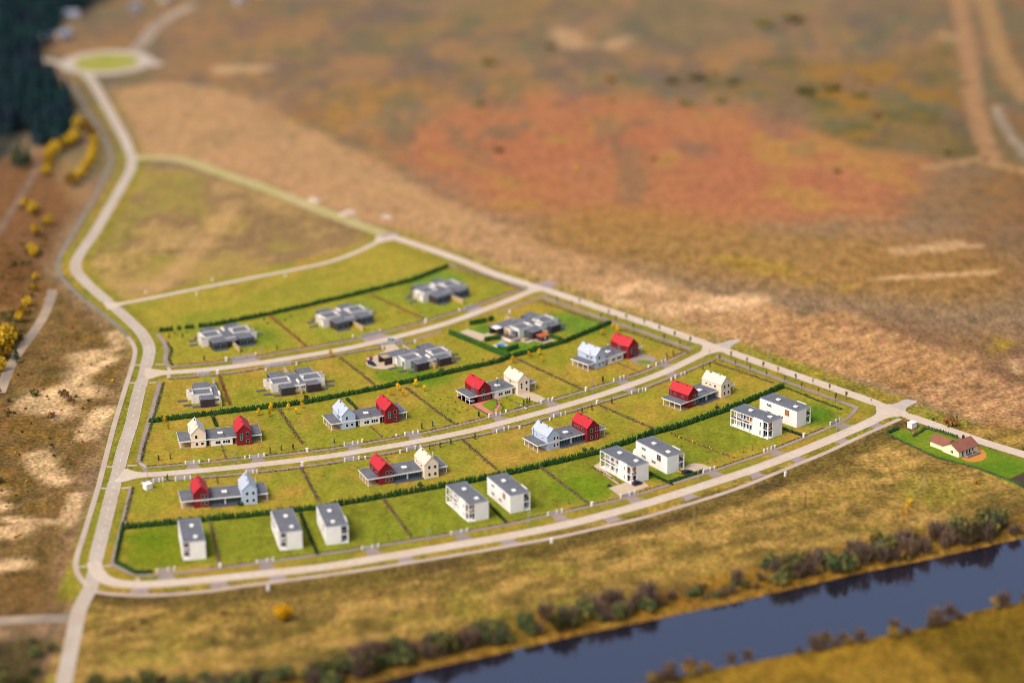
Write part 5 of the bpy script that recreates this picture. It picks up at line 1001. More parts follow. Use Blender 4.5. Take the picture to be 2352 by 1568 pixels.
low_hedge([(2.0, 1049.2), (5.4, 1045.4)], .35, .9, [M_greenl, M_signw, M_scrubB], 'stone rockery in the garden of the satellite dish house', 12, .2, 'garden beds', 'flower bed')

# ------------------------------------------------------------------ trees and shrubs: one prototype of each kind, copied with its parts
def tree_proto(name, trunk_h, trunk_r, crown, mats, tm, limbs=3):
    root = bpy.data.objects.new(name, None); col.objects.link(root); root.empty_display_size = .3
    mb = MB(); mb.tube((0, 0, -.1), (0, 0, trunk_h), trunk_r, trunk_r * .6, 6)
    for i in range(limbs):
        a = 2.4 * i + 1; l = trunk_h * .5; z = trunk_h * (.55 + .12 * i); mb.tube((0, 0, z), (math.cos(a) * l * .5, math.sin(a) * l * .5, z + l * .7), trunk_r * .5, trunk_r * .2, 5)
    mb.build('trunk', tm, root); cm = MB(); crown(cm); cm.build('crown', mats, root); return root
def cr(specs, ls):
    def f(mb):
        for c, rx, ry, rz, n, mi in specs: leaf_cloud(mb, c, rx, ry, rz, n, ls, mi)
    return f
PR = {}
PR['street'] = [tree_proto('street_tree', 1.9, .06, cr([((0, 0, 2.3), .38, .38, .85, 34, (0, 1)), ((.1, 0, 1.7), .28, .28, .4, 12, (0,))], .17), [M_plum, M_scrubB], M_trunk), tree_proto('street_tree', 2.1, .06, cr([((0, 0, 2.5), .48, .44, .8, 40, (0, 1)), ((-.1, .1, 1.8), .3, .3, .4, 12, (1,))], .18), [M_scrubB, M_plum], M_trunk)]
PR['column'] = [tree_proto('columnar_conifer', .8, .06, cr([((0, 0, .9), .36, .36, .8, 60, (0, 1)), ((0, 0, 1.8), .26, .26, .75, 40, (0, 1))], .16), [M_hedge, M_greenl], M_trunk, 0)]
PR['yellow'] = [tree_proto('yellow_tree', 1.6, .08, cr([((0, 0, 1.9), 1.0, 1.0, 1.0, 110, (0, 0, 1)), ((.3, .2, 2.7), .65, .65, .8, 60, (0,)), ((-.5, .1, 1.5), .6, .6, .5, 30, (1,))], .22), [M_yel, M_yeld], M_trunk), tree_proto('yellow_tree', 1.4, .08, cr([((0, 0, 1.7), .8, .85, .95, 80, (0, 1)), ((.1, -.2, 2.4), .5, .5, .7, 40, (0,)), ((.4, .1, 1.4), .5, .5, .5, 24, (1,))], .2), [M_yel, M_yeld], M_trunk)]
PR['bare'] = [tree_proto('young_tree', 1.9, .05, cr([((0, 0, 1.9), .45, .45, .9, 26, (0, 1)), ((0, 0, .1), .45, .45, .12, 14, (1,))], .13), [M_orl, M_scrubB], M_trunk)]
def shrub(name, R_, H_, mats, n, ls, tr=.12):
    n = int(n * .62)
    sp = [((0, 0, H_ * .55), R_ * .7, R_ * .7, H_ * .45, n, (0, 1))]
    for i in range(6):
        a = i * 1.05 + rnd.random(); sp.append(((math.cos(a) * R_ * .62, math.sin(a) * R_ * .62, H_ * rnd.uniform(.25, .72)), R_ * rnd.uniform(.22, .45), R_ * rnd.uniform(.22, .45), H_ * rnd.uniform(.18, .42), int(n * .45), (i % 2, 1)))
    return tree_proto(name, H_ * .6, tr, cr(sp, ls), mats, M_trunk)
PR['olive'] = [shrub('riverside_shrub', 2.4, 4.0, [M_olive, M_greenl], 130, .34), shrub('riverside_shrub', 2.8, 5.2, [M_greenl, M_olive], 150, .36), shrub('riverside_shrub', 2.1, 3.2, [M_orl, M_olive], 110, .32), None, None]
def twig_crown(R_, H_, n, seed):
    r_ = random.Random(seed)
    def f(mb):
        for _ in range(n):
            a = r_.uniform(0, 6.283); q = R_ * math.sqrt(r_.random()); b0 = Vector((math.cos(a) * q * .45, math.sin(a) * q * .45, H_ * r_.uniform(.05, .55))); d = Vector((math.cos(a) * r_.uniform(.1, .6), math.sin(a) * r_.uniform(.1, .6), r_.uniform(.5, 1.0))).normalized()
            l = H_ * r_.uniform(.18, .42); s = d.cross(Vector((r_.gauss(0, 1), r_.gauss(0, 1), .2))).normalized() * r_.uniform(.05, .13); e = b0 + d * l
            mb.add([b0 - s, b0 + s, e + s * .4, e - s * .4], [(0, 1, 2, 3)], r_.randrange(2))
    return f
PR['olive'][3] = tree_proto('riverside_shrub', 3.2, .1, twig_crown(2.6, 5.2, 190, 5), [M_greyl, M_plum], M_trunk); PR['olive'][4] = tree_proto('riverside_shrub', 2.6, .1, twig_crown(2.3, 4.2, 170, 6), [M_plum, M_greyl], M_trunk)
PR['bush'] = [shrub('bush', 1.2, 1.5, [M_greenl, M_olive], 60, .24, .06), shrub('bush', 1.3, 1.4, [M_orl, M_scrubA], 60, .24, .06), shrub('bush', 1.1, 1.4, [M_yel, M_yeld], 60, .22, .06), shrub('bush', 1.0, 1.3, [M_hedge, M_greenl], 60, .22, .06)]
PR['bigyellow'] = [shrub('yellow_tree', 3.6, 7.5, [M_gold, M_yeld], 220, .5, .2)]
def pine_crown(mb):
    for i in range(9):
        z = 2.5 + i * 1.25; r = 3.1 * (1 - i / 9.6); leaf_cloud(mb, (0, 0, z), r, r, .75, 46 - 3 * i, .55, (0, 1), shell=.2)
PR['pine'] = [tree_proto('pine_tree', 11.0, .22, pine_crown, [M_pine, M_greenl], M_trunk, 0)]
used = set()
def put(kind, x, y, label, cat, group, sc=1.0, v=None, z=0, name=None):
    lst = PR[kind]; pr = lst[(v if v is not None else rnd.randrange(len(lst))) % len(lst)]
    if pr.name in used: o = copy_tree(pr)
    else: o = pr; used.add(pr.name)
    o.location = (x, y, z); o.rotation_euler = (0, 0, rnd.uniform(0, 6.28)); s = sc * rnd.uniform(.92, 1.08); o.scale = (s, s, s)
    if name: o.name = name
    return tag(o, label, cat, group)
bpy.context.view_layer.update()
pts = sorted(D['street_trees'], key=lambda q: q[0])
for i, (x, y) in enumerate(pts): put('street', x, y, f'young street tree by the ridge road path, {ORD[i]} from the left', 'tree', 'young street trees along the ridge road', 1.15)
HN = [((-110, 952), 'red-left blue-right house'), ((-116, 1015), 'cream-left gabled house'), ((-59, 1034), 'upper blue and red house'), ((-7, 1064), 'satellite dish house'), ((41, 1102), 'round island drive house'), ((-42, 978), 'lower red and cream house'), ((20, 1012), 'lower blue house'), ((77, 1056), 'ridge road gabled house'),
      ((-117, 913), 'leftmost white box'), ((-83, 920), 'second white box'), ((-67, 925), 'third white box'), ((-17, 944), 'plum glazed box'), ((-2, 952), 'blank fronted box'), ((43, 977), 'black car box'), ((57, 987), 'yellow car box'), ((97, 1020), 'orange loggia box'), ((110, 1032), 'rightmost white box'),
      ((-129, 1130), 'leftmost flat house'), ((-85, 1155), 'red hedge flat house'), ((-45, 1187), 'farthest flat house'), ((-122, 1062), 'half-width flat house'), ((-91, 1075), 'garage-less flat house'), ((-38, 1102), 'red car flat house'), ((9, 1139), 'pool house'), ((178, 995), 'bungalow')]
def near(x, y): 
    c, n = min(HN, key=lambda h: (h[0][0] - x) ** 2 + (h[0][1] - y) ** 2); return c, n
def placed(pl, what, fn):
    """labels that say beside which house, and which of several there counted from the left"""
    by = {}
    for q in pl: by.setdefault(near(*q)[1], []).append(q)
    for n, l in by.items():
        l.sort()
        for i, q in enumerate(l): fn(q, f'{what} beside the {n}' + ('' if len(l) == 1 else f', {ORD[i]} from the left'))
placed(D['columns'], 'slim dark columnar conifer', lambda q, l: put('column', *q, l, 'conifer', 'slim columnar conifers in the gardens', 1.1))
placed(D['yellow_trees'], 'small yellow autumn tree', lambda q, l: put('yellow', *q, l, 'tree', 'small yellow trees in the gardens', 1.0))
placed(D['bare_trees'], 'thin nearly bare tree', lambda q, l: put('bare', *q, l, 'tree', 'thin young trees on the lawns', 1.1))
# dark shrub rows between the paired plots
for k, wh in (('b23', 'between two lower-left white boxes'), ('b45', 'left of the blank fronted white box'), ('b67', 'by the yellow car house'), ('b89', 'between two rightmost white boxes'), ('g3', 'behind the upper blue and red house'), ('g2', 'behind the cream-left gabled house')):
    p = dens(D['row_' + k], 1.5 if k != 'g2' else 1.2)
    for i, q in enumerate(p): put('bush', *q, f'dark bush in the row {wh}, {ORD[i]} from far end', 'bush', 'dark bushes in the plot rows', .85, 3)
DB = [(-103.2, 951.0, 'dark conifer bush at the terrace of the red-left blue-right house', 1.3), (-35.8, 967.5, 'dark conifer bush at the terrace of the lower red and cream house', 1.2), (-30.5, 965.0, 'small dark bush by the hedge below the lower red and cream house', 1.0),
      (28.0, 1000.5, 'dark bush in front of the terrace of the lower blue house', 1.0), (31.0, 1001.5, 'second dark bush right of the lower blue house terrace', .9), (83.5, 1044.0, 'dark bush near the terrace of the ridge road red and cream house', 1.0), (88.0, 1046.0, 'green bush joining hedge and ridge road house terrace', .9),
      (-85.5, 1060.0, 'dark bush at the foot of the dividing wall of the flat house without garage', 1.1), (-30.0, 1089.5, 'dark bush beside the yellow wall of the red and black car house', 1.2), (-27.0, 1088.0, 'second dark bush near the hedge below the red and black car house', 1.0), (36.5, 964.5, 'plum and green bush on the lawn left of the black car', .9)]
for x, y, l, s in DB: put('bush', x, y, l, 'bush', 'dark bushes near houses', s, 3)
for i, (x, y) in enumerate(sorted(D['seedlings'])): put('bush', x, y, f'tiny dark seedling on the satellite dish house lawn, {ORD[i]} from the left', 'bush', 'tiny seedlings on the satellite dish house lawn', .32, 3)
placed(D['seed_b'], 'tiny dark shrub on the lawn', lambda q, l: put('bush', *q, l, 'bush', 'tiny shrubs on the upper lawns', .55, 3))
# flowers / rockery conifers already above; river banks
def along(pts, n, off, jit, seed):
    p = dens(pts, .5); nn = normals(p); s = arclen(p); r = random.Random(seed)
    for i in range(n):
        a = r.uniform(0, s[-1]); k = min(int(np.searchsorted(s, a)), len(p) - 1); o_ = off + r.uniform(-jit, jit); yield p[k][0] + nn[k][0] * o_, p[k][1] + nn[k][1] * o_, r
LBO = ['olive green riverside shrub on the far river bank', 'dark green tall riverside shrub on the far river bank', 'orange brown riverside shrub on the far river bank', 'grey brown leafless riverside shrub on the far river bank', 'plum brown riverside shrub on the far river bank']
LBN = [l.replace('far river bank', 'near river bank') for l in LBO]
for x, y, r in along(D['river_far'][2:8], 120, 10.0, 5.5, 7):
    v = r.choice((0, 1, 3, 3, 0, 4, 3)); put('olive', x, y, LBO[v], 'shrub', LBO[v].replace('shrub', 'shrubs'), r.uniform(.8, 1.9), v)
for x, y, r in along(D['river_far'][7:10], 22, 9.5, 5, 37):
    v = r.choice((0, 2, 2, 4, 3)); put('olive', x, y, LBO[v], 'shrub', LBO[v].replace('shrub', 'shrubs'), r.uniform(.45, .9), v)
for x, y, r in along(D['river_far'][9:13], 120, 8.5, 5.5, 27):
    v = r.choice((1, 4, 4, 2, 3, 3, 0)); put('olive', x, y, LBO[v], 'shrub', LBO[v].replace('shrub', 'shrubs'), r.uniform(.8, 2.0), v)
put('olive', 78.5, 877.5, 'tall plum brown shrub standing above the gap in the riverside thicket', 'shrub', None, 1.7, 4)
for x, y, r in along([(-146, 798), (-120, 803), (-92, 803), (-72, 808), (-50, 822)], 60, 0, 5, 47):
    v = r.choice((0, 1, 3, 3, 1)); put('olive', x, y, LBO[v].replace('on the far river bank', 'at the bottom edge of the meadow'), 'shrub', 'shrubs at the bottom edge of the meadow', r.uniform(.7, 1.3), v, name='meadow_shrub')
for x, y, r in along(D['river_near'][3:11], 48, -3.0, 2.2, 8):
    v = r.choice((3, 3, 4, 2)); put('olive', x, y, LBN[v], 'shrub', LBN[v].replace('shrub', 'shrubs'), r.uniform(.7, 1.6), v)
r = random.Random(71)
for i in range(120):
    y = r.uniform(1040, 1330); x = -219 - (y - 1100) * .10 + r.uniform(-9, 9); v = r.choice((2, 2, 0, 4))
    if abs(x - np.interp(y, [1069, 1104, 1138, 1157, 1200], [-214, -215.3, -211.5, -210.7, -212])) < 4: continue
    put('olive', x, y, ['olive green shrub in the autumn thicket left of the sandy track', '', 'orange brown shrub in the autumn thicket left of the sandy track', '', 'plum brown shrub in the autumn thicket left of the sandy track'][v], 'shrub', ['olive', '', 'orange', '', 'plum'][v] + ' shrubs in the autumn thicket', r.uniform(.3, .8), v, name='thicket_shrub')
# west scrub: separate bushes and young pines
r = random.Random(21); LBW = ['small dark green bush in the sandy scrub west of the road', 'orange brown bush in the sandy scrub west of the road', 'small yellow bush in the sandy scrub west of the road', 'small pine bush in the sandy scrub west of the road']
k = 0
while k < 95:
    x, y = r.uniform(-215, -166), r.uniform(885, 1150)
    if x > -167 - max(0, y - 1120) * .52 or abs(x + 210 - (y - 1100) * -.02) < 4 and y > 1040: continue
    v = r.choice((0, 0, 1, 2, 3, 3)); put('bush', x, y, LBW[v], 'bush', LBW[v].replace('bush', 'bushes'), r.uniform(.3, .75), v); k += 1
for x, y, s, v, lb in ((-186.5, 1064.5, 2.4, 1, 'large orange brown willow bush on the bare sand'), (-183.5, 1060.5, 1.5, 1, 'second orange bush at the foot of the large willow bush'), (-188.6, 1042.3, 1.5, 1, 'round orange bush on the sand left of the half-width house'), (-198.5, 975, 2.0, 0, 'large dark pine bush at the left edge of the sandy scrub'), (-199, 1066, 1.9, 0, 'round dark bush on the left edge of the sand patch')):
    put('bush', x, y, lb, 'bush', None, s, v)
put('pine', -213, 1105, 'dark pine tree beside the sandy track, nearest the big yellow trees', 'tree', None, .62); put('pine', -214.0, 1068, 'dark pine tree at the bend of the sandy track', 'tree', None, .42); [put('pine', px_, py_, 'dark pine in the small clump apart from the forest edge', 'tree', 'small clump of pines apart from the forest', .85) for px_, py_ in D['pine_spot']]
BYS = [1.35, 1.25, 1.2, .9, .75, .7, .7, .6, .75, .65, .9, .7, .5, .85, .85, .8, .7, .7]
for (x, y), s in zip(D['big_yellow'], BYS): put('bigyellow', x, y, 'bright yellow autumn tree left of the sandy track', 'tree', 'yellow autumn trees left of the sandy track', s)
for x, y in D['gold_arc']: put('bigyellow', x, y, 'golden shrub in the arc beside the distant road bend', 'shrub', 'golden shrubs beside the distant road bend', 1.05)
x, y = D['birch'][0]; bt_ = shrub('birch_tree', 2.3, 8.5, [M_yel, M_orl], 110, .28, .14); tag(bt_, 'orange yellow birch tree with pale trunk above the river bank', 'tree'); bt_.location = (x, y, 0)
for ch in bt_.children:
    if ch.name.startswith('trunk'): ch.data.materials[0] = M_trunkw
PR['roundyellow'] = [shrub('yellow_tree', 3.4, 6.0, [M_yel, M_yel], 300, .5, .2)]
x, y = D['round_yellow'][0]; put('roundyellow', x, y, 'round bright yellow tree alone in the meadow below the lowest street', 'tree', None, 1.0)
for (x, y), lb in zip(D['field_yellow'], ('small yellow bush in the meadow right of the utility poles', 'small orange bush in the meadow below the A-frame pole')): put('bush', x, y, lb, 'bush', None, 1.3, 2)
for x, y, s, lb in ((-128, 852, 1.3, 'brown round bush in the meadow left of the yellow tree'), (-131, 846, .9, 'small brown bush next to the round one in the meadow'), (-101, 858, 1.0, 'faint brown bush in the meadow between two yellow ones'), (-47.5, 872, .9, 'brown bush in the meadow under the middle of lowest street')): put('bush', x, y, lb, 'bush', None, s, 1)
for i in range(16): put('olive', rnd.uniform(-172, -156), rnd.uniform(790, 838), 'dark shrub in the thicket at the bottom left corner', 'shrub', 'dark shrubs in the bottom left thicket', rnd.uniform(.6, 1.1), rnd.choice((0, 1)), name='thicket_shrub')
put('bush', 176.0, 1023.5, 'large orange brown bush beyond the road at the eastern crossroads', 'bush', None, 2.6, 1); put('bush', 169.6, 1028.8, 'dark bush at the edge of the road opposite the kiosk', 'bush', None, .8, 3)
# scattered bushes on the far heath
r = random.Random(31); LBH = ['dark green bush on the far reddish heath', 'orange bush on the far reddish heath', 'yellow bush on the far reddish heath']
k = 0
while k < 14:
    x, y = r.uniform(-110, 320), r.uniform(1210, 1720)
    if x < -60 + (1290 - y) * .95 + 60 and y < 1420: continue
    v = r.choice((0, 1, 1, 2)); put('bush', x, y, LBH[v], 'bush', LBH[v].replace('bush', 'bushes'), r.uniform(.9, 1.7) * (1 + (y - 1200) / 900), v); k += 1
for x, y, s in ((-6, 1418, 3.0), (100, 1505, 4), (120, 1512, 4), (170, 1528, 5), (186, 1535, 5), (200, 1520, 4), (95, 1555, 4), (110, 1562, 5), (130, 1550, 4), (-12, 1602, 4), (26, 1640, 4), (160, 1690, 6), (180, 1700, 6)):
    put('bush', x, y, 'broad dark green thicket bush on the far reddish heath', 'bush', 'broad dark thicket bushes on the heath', s, 0).scale.z *= .45
# forest: a far-off wood that reads as one dark mass
fm = MB()
r = random.Random(41); k = 0
while k < 640:
    x, y = r.uniform(-400, -225), r.uniform(1420, 1960)
    xa, ya = np.array([x]), np.array([y])
    if not (inside(xa, ya, D['forest_a'])[0] or inside(xa, ya, D['forest_b'])[0] or inside(xa, ya, D['forest_c'])[0]): continue
    k += 1; h = r.uniform(9, 16); rr = h * .22; o = len(fm.v)
    for l in range(4):
        z0 = h * (.14 + .2 * l); q = rr * (1.1 - .22 * l)
        fm.v += [(x + q * r.uniform(.7, 1.2) * math.cos(t), y + q * r.uniform(.7, 1.2) * math.sin(t), z0 + r.uniform(-.4, .4)) for t in np.arange(7) * 2 * math.pi / 7]; fm.v.append((x, y, z0 + h * .30)); b0 = o + l * 8
        F = [(b0 + i, b0 + (i + 1) % 7, b0 + 7) for i in range(7)] + [tuple(range(b0 + 6, b0 - 1, -1))]; fm.f += F; fm.m += [0] * len(F)
fo = fm.build('forest', M_pine); fo['kind'] = 'stuff'; fo['label'] = 'dark conifer forest filling the top left corner'

# ------------------------------------------------------------------ gates, cabinets, lamps, poles, signs
GN = {'g2l': 'left of the cream-left gabled house', 'g2r': 'right of the cream-left gabled house', 'g3l': 'left of the upper blue and red house', 'g3r': 'right of the upper blue and red house', 'g4l': 'at the end of the red brick drive', 'g4r': 'at the end of the beige drive of the satellite dish house', 'g5l': 'left in front of the round island drive house', 'g5r': 'at the end of the round island drive',
 'g1l': 'behind the red tower of the red-left blue-right house', 'g1k': 'just right of the small west kiosk', 'g1r': 'behind the blue tower of the red-left blue-right house', 'g6l': 'behind the red tower of the lower red and cream house', 'g6r': 'behind the cream tower of the lower red and cream house', 'g7l': 'behind the blue tower of the lower blue house', 'g7r': 'behind the red tower of the lower blue house', 'g8l': 'behind the red tower of the ridge road house', 'g8r': 'behind the cream tower of the ridge road house',
 'd1': 'at the yellow wall of the flat house nearest the west road', 'd2': 'in front of the flat house between red hedges', 'd3': 'in front of the farthest flat-roofed house', 'd4': 'above the half-width flat house', 'd5': 'above the flat house without garage', 'd6': 'at the drive with the pale green car',
 'b1': 'in front of the leftmost white box house', 'b2': 'in front of the white box left of the shrub row', 'b3': 'right of the white box with orange loggia panel', 'b4': 'in front of the plum glazed white box', 'b5': 'in front of the blank fronted white box', 'b6': 'at the drive of the black car house', 'b7': 'at the drive with yellow and black cars', 'b8': 'standing open before the orange loggia white box', 'b9': 'in front of the rightmost white box house'}
streetmap = {'g': middle, 'd': upper, 'b': south}
for k, (a, b_) in D['gates'].items():
    a, b_ = np.array(a), np.array(b_); d = b_ - a; l = np.hypot(*d); rz = math.atan2(d[1], d[0])
    g = empty('driveway_gate', (a[0], a[1], 0), rz, ('grey panelled gate ' if k[0] == 'd' else 'white pillared gate ') + GN[k], 'gate', 'gates along the streets')
    for u in ((0, l * .62, l) if k != 'b8' else (0, l * .3, l * .68, l)): MB().box(u - .24, u + .24, -.18, .18, 0, 1.4).box(u - .28, u + .28, -.22, .22, 1.4, 1.48).build('pillar', M_concrete if k[0] != 'd' else M_pane, g)
    segs = [(.3, l * .62 - .3), (l * .62 + .3, l - .3)] if k != 'b8' else [(.3, l * .3 - .3), (l * .68 + .3, l - .3)]
    for u0, u1 in segs:
        if u1 - u0 < .3: continue
        pm = MB().box(u0, u1, -.04, .04, .12, .22).box(u0, u1, -.04, .04, 1.1, 1.2); n = max(2, int((u1 - u0) / .18))
        for i in range(n): uu = u0 + (u1 - u0) * (i + .5) / n; pm.box(uu - .08, uu + .08, -.03, .03, .22, 1.1)
        pm.build('gate_leaf', M_pane, g)
    # paved apron from the gate to the kerb
    p = streetmap[k[0]]; c = (a + b_) / 2; i = int(np.argmin(np.hypot(*(p - c).T))); q = p[i]; tt = p[min(i + 2, len(p) - 1)] - p[max(i - 2, 0)]; tt /= np.hypot(*tt); dn = (c - q); dn -= tt * dn.dot(tt); dist = np.hypot(*dn); dn /= dist
    sg = 1 if d.dot(tt) > 0 else -1; hl = max(1.4, l * .36) if k[0] != 'd' else l * .55; cc = c - dn * .2
    e = q + tt * (c - q).dot(tt) + dn * 2.0
    struct(MB().poly([tuple(cc - tt * hl), tuple(cc + tt * hl), tuple((cc + e) / 2 + tt * (hl + .25)), tuple(e + tt * (hl + 1.7)), tuple(e - tt * (hl + 1.7)), tuple((cc + e) / 2 - tt * (hl + .25))], .058).build('driveway', M_apron if k[0] == 'd' else M_path))
def cabinet(q, l, big):
    h, wd, dp = (1.75, .95, .55) if big else (1.05, .55, .5)
    s = [np.hypot(*(st[0] - np.array(q)).T).min() for st in STREETS]; p = STREETS[int(np.argmin(s))][0]; i = int(np.argmin(np.hypot(*(p - np.array(q)).T))); tt = p[min(i + 2, len(p) - 1)] - p[max(i - 2, 0)]
    c = empty('utility_cabinet', (q[0], q[1], 0), math.atan2(tt[1], tt[0]), l, 'cabinet', 'white utility cabinets')
    MB().box(-wd / 2, wd / 2, -dp / 2, dp / 2, .08, h).box(-wd / 2 - .04, wd / 2 + .04, -dp / 2 - .04, dp / 2 + .04, 0, .08).build('body', M_concrete, c)
    MB().box(-wd / 2 - .06, wd / 2 + .06, -dp / 2 - .06, dp / 2 + .06, h, h + .09).build('lid', M_white, c); MB().box(-wd / 2 + .06, wd / 2 - .06, -dp / 2 - .025, -dp / 2, .2, h - .1).build('door', M_creamr, c)
SN = ['west road', 'lowest street', 'middle street', 'upper street', 'topmost street', 'ridge road']
def by_street(pl, what, fn, keyx=lambda q: q[0]):
    g = {}
    for q in pl: s = [np.hypot(*(st[0] - np.array(q[:2])).T).min() for st in STREETS]; g.setdefault(int(np.argmin(s)), []).append(q)
    for i, l in g.items():
        if i == 0: l.sort(key=lambda q: q[1]); wd = 'from the bottom'
        else: l.sort(key=lambda q: q[0]); wd = 'from the left'
        for j, q in enumerate(l): fn(q, f'{what} on the {SN[i]}' + ('' if len(l) == 1 else f', {ORD[j]} {wd}'), STREETS[i][0])
by_street(D['cab_big'], 'tall white utility cabinet', lambda q, l, p: cabinet(q, l, True)); by_street(D['cab_small'], 'small white meter box', lambda q, l, p: cabinet(q, l, False))
def lamp(q, l, p):
    i = int(np.argmin(np.hypot(*(p - np.array(q)).T))); d = p[i] - np.array(q); 
    o = empty('street_lamp', (q[0], q[1], 0), math.atan2(d[1], d[0]), l, 'street lamp', 'grey street lamps')
    po_ = MB().tube((0, 0, 0), (0, 0, 1.2), .11, .1, 8).tube((0, 0, 1.2), (0, 0, 6.3), .09, .07, 8).build('pole', M_metal, o); MB().tube((0, 0, 6.28), (.5, 0, 6.42), .045, .04, 6).tube((.5, 0, 6.42), (1.2, 0, 6.45), .04, .04, 6).build('arm', M_metal, o)
    hd_ = MB().box(1.05, 1.75, -.14, .14, 6.4, 6.54).build('lamp_head', M_metal, o); MB().box(1.15, 1.7, -.1, .1, 6.36, 6.4).build('lamp_glass', M_lamp, hd_)
by_street(D['lamps'], 'thin grey street lamp', lamp)
for i, ((x, y), lb) in enumerate(zip(D['pole'][:3], ('pale concrete utility pole in the meadow below the yellow car house', 'dark wooden utility pole in the meadow below the orange loggia box', 'A-frame utility pole with a slanting brace in the right meadow'))):
    o = empty('utility_pole', (x, y, 0), 0, lb, 'utility pole', 'utility poles in the meadow'); m_ = M_poled if i == 1 else M_polew
    MB().tube((0, 0, 0), (0, 0, 7.2), .15, .11, 8).build('pole', m_, o); MB().box(-.5, .5, -.05, .05, 6.7, 6.82).build('crossarm', m_, o)
    if i == 2: MB().tube((-2.4, -.3, 0), (-.05, 0, 6.6), .13, .1, 8).build('brace', m_, o)
for (x, y), lb, mm in zip(D['sign'], ('red and white triangular give way sign at the middle street crossing', 'small blue grey sign at the eastern crossroads'), (M_signred, M_signb)):
    o = empty('road_sign', (x, y, 0), R(10), lb, 'road sign'); MB().tube((0, 0, 0), (0, 0, 2.6), .05, .05, 6).build('pole', M_metal, o)
    def tri(s, yy): return [(-s, yy, 2.6 + s * .6), (s, yy, 2.6 + s * .6), (0, yy, 2.6 - s * 1.1)]
    pm = MB(); pm.add(tri(.5, -.06) + tri(.5, -.03), [(0, 2, 1), (3, 4, 5), (0, 1, 4, 3), (1, 2, 5, 4), (2, 0, 3, 5)]); pl = pm.build('sign_plate', mm, o); q = MB(); q.add(tri(.3, -.066), [(0, 2, 1)]); q.build('sign_face', M_signw if mm is M_signred else M_signb, pl)

# ------------------------------------------------------------------ parked cars
def car(x, y, rz, rgb, label, style='suv'):
    pm = mat('car paint', rgb, .28, .02, 1.0, .6)
    o = empty('parked_car', (x, y, .16), rz, label, 'car', 'parked cars')
    hR = {'suv': 1.62, 'hatch': 1.48, 'estate': 1.5}[style]; L2 = {'suv': 2.2, 'hatch': 2.05, 'estate': 2.3}[style]
    # body: cross-sections along the car (nose at +x)
    secs = [(-L2, .45, .82, .78), (-L2 + .12, .32, .98, .86), (-L2 + .9, .28, 1.0, .9), (0, .28, .98, .9), (L2 - 1.35, .28, .96, .9), (L2 - .35, .3, .84, .86), (L2 - .05, .42, .66, .74), (L2, .48, .6, .68)]
    mb = MB()
    for sx, zb, zt, hw_ in secs: mb.v += [(sx, -hw_ * .92, zb), (sx, -hw_, (zb + zt) / 2), (sx, -hw_ * .9, zt), (sx, hw_ * .9, zt), (sx, hw_, (zb + zt) / 2), (sx, hw_ * .92, zb)]
    n = 6
    for i in range(len(secs) - 1):
        for j in range(n): mb.f.append((i * n + j, (i + 1) * n + j, (i + 1) * n + (j + 1) % n, i * n + (j + 1) % n))
    mb.f += [tuple(range(n)), tuple(range((len(secs) - 1) * n, len(secs) * n))[::-1]]; mb.m = [0] * len(mb.f); mb.build('body', pm, o)
    x0, x1, x2, x3 = -L2 + .12, -L2 + (.5 if style != 'hatch' else .6), .35, 1.0
    g = MB(); V = []
    for yy in (-1, 1): V += [(x0, yy * .80, .95), (x1, yy * .66, hR - .05), (x2, yy * .66, hR - .05), (x3, yy * .80, .95)]
    g.add(V, [(0, 3, 2, 1), (4, 5, 6, 7), (0, 1, 5, 4), (2, 3, 7, 6), (1, 2, 6, 5)]); g.build('windows', M_glass, o)
    rf = MB(); rf.add([(x1 - .05, -.67, hR - .04), (x2 + .05, -.67, hR - .04), (x2 + .05, .67, hR - .04), (x1 - .05, .67, hR - .04), (x1 + .02, -.58, hR + .03), (x2 - .05, -.58, hR + .03), (x2 - .05, .58, hR + .03), (x1 + .02, .58, hR + .03)], [(0, 1, 5, 4), (1, 2, 6, 5), (2, 3, 7, 6), (3, 0, 4, 7), (4, 5, 6, 7)])
    for yy in (-1, 1):
        for xa in (-.55, .0): rf.tube((xa, yy * .805, .95), (xa + .02, yy * .67, hR - .04), .05, .04, 4)
    rf.build('car_roof', pm, o)
    for wx in (-L2 + .85, L2 - .85):
        for wy in (-1, 1):
            t = MB().tube((wx, wy * .70, .33), (wx, wy * .92, .33), .33, .33, 14).build('wheel', M_tyre, o); MB().tube((wx, wy * .9, .33), (wx, wy * .935, .33), .2, .18, 10).build('rim', M_rim, t)
    for wy in (-1, 1):
        MB().box(L2 - .16, L2 - .01, wy * .62 - .14, wy * .62 + .14, .58, .72).build('headlight', M_lamp, o); MB().box(-L2 - .01, -L2 + .12, wy * .70 - .1, wy * .70 + .1, .7, .92).build('tail_light', M_tail, o)
cdirs = D['car_dirs']; cars_ = D['cars']
CI = [((26, 28, 50), 'black car on the beige drive in front of a white box house', 'suv'), ((214, 176, 30), 'yellow car next to the black car beside a white box house', 'hatch'), ((34, 38, 50), 'black estate car next to the yellow car', 'estate'), ((232, 230, 228), 'white car under the carport with red brick paving', 'hatch'), ((196, 52, 58), 'red car on the rounded beige drive of a flat-roofed house', 'hatch'), ((30, 36, 56), 'dark blue car next to the red car on the rounded drive', 'estate'), ((150, 184, 168), 'pale green car parked at the gate on the upper street', 'estate')]
for i, (q, (rgb, lb, sty)) in enumerate(zip(cars_, CI)):
    a, b_ = np.array(cdirs[2 * i]), np.array(cdirs[2 * i + 1]); d = b_ - a; car(q[0], q[1], math.atan2(d[1], d[0]), rgb, lb, sty)
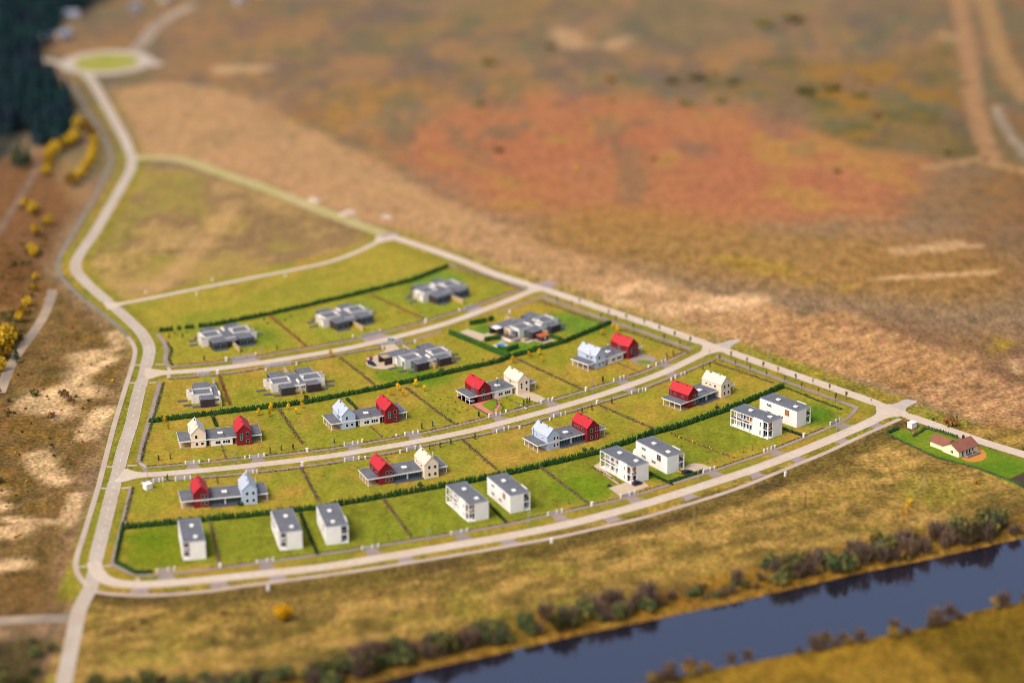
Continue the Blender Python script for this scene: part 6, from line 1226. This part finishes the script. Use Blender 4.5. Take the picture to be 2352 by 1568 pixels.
bn = empty('wheelie_bin', (-48.5, 1102.0, .13), .4, 'green wheelie bin in the open garage of the red and black car house', 'bin'); MB().box(-.3, .3, -.35, .35, .05, 1.0).build('body', M_bin, bn); MB().box(-.34, .34, -.4, .38, 1.0, 1.08).build('lid', M_bin, bn)
# ring of stones and small play house
ph = empty('play_house', (65.5, 1002.5, 0), R(40), 'small wooden play frame at the hedge behind the yellow car house', 'play frame')
MB().box(-1.2, -1.08, -.06, .06, 0, 2).box(1.08, 1.2, -.06, .06, 0, 2).box(-1.3, 1.3, -.06, .06, 2, 2.12).build('frame', M_wood, ph); MB().box(-.6, .6, -.5, .5, 1.9, 1.98).build('roof', M_gravel, ph)

# distant houses behind the roundabout and gravel heaps at the ridge road bend
for i, ((x, y), c) in enumerate(zip(D['far_house'], (M_pathl, M_pathl, M_pathl, M_pathl, M_apron, M_pathl))):
    o = empty('distant_house', (x, y, 0), .4 * i, ['pale distant house deepest in the forest edge', 'greyish distant house left of the roundabout', 'pale distant house behind the roundabout', 'pale distant house at the top edge right of the sandy road', 'greyish distant house at the top edge left of the sandy road', 'pale distant house on the far heath at the top edge'][i], 'house', 'distant houses beyond the roundabout')
    w_ = MB().box(-4.5, 4.5, -3.5, 3.5, 0, 3.2); w_.add([(-4.5, -3.5, 3.2), (4.5, -3.5, 3.2), (4.5, 3.5, 3.2), (-4.5, 3.5, 3.2), (-4.5, 0, 5.6), (4.5, 0, 5.6)], [(0, 4, 3), (1, 2, 5)]); w_.build('wall', c, o)
    rf = MB()
    for s in (-1, 1): rf.add([(-5, s * 4.1, 2.9), (5, s * 4.1, 2.9), (5, 0, 5.75), (-5, 0, 5.75), (-5, s * 4.1, 3.1), (5, s * 4.1, 3.1), (5, 0, 5.95), (-5, 0, 5.95)], [(0, 1, 2, 3), (7, 6, 5, 4), (0, 4, 5, 1), (1, 5, 6, 2), (3, 7, 4, 0)])
    rf.build('roof', M_cap, o)
    for u in (-2, 2): window(o, 'f', (u, -3.5, 1.6), 1.2, 1.3)
for i, ((x, y), s, lb) in enumerate(zip(D['heap'], (2.6, 2.2, 2.4, 2.8), ('pale gravel heap by the grassy track near the ridge bend', 'small pale gravel heap just left of the larger one', 'pale gravel heap nearest the ridge road junction', 'long pale gravel heap farthest along the grassy track'))):
    rr = random.Random(i); mb = MB(); n = 12
    for l, (k_, z) in enumerate(((1, 0), (.8, .5), (.45, .95))): mb.v += [(k_ * s * 1.6 * math.cos(t_) * rr.uniform(.8, 1.1), k_ * s * math.sin(t_) * rr.uniform(.8, 1.1), z * s * .55) for t_ in np.arange(n) * 2 * math.pi / n]
    mb.v.append((0, 0, s * .6)); mb.f = [(l * n + j, l * n + (j + 1) % n, (l + 1) * n + (j + 1) % n, (l + 1) * n + j) for l in range(2) for j in range(n)] + [(2 * n + j, 2 * n + (j + 1) % n, 3 * n) for j in range(n)]; mb.m = [0] * len(mb.f)
    tag(mb.build('gravel_heap', M_pathl, None, (x, y, 0), -.7), lb, 'gravel heap', 'pale gravel heaps')
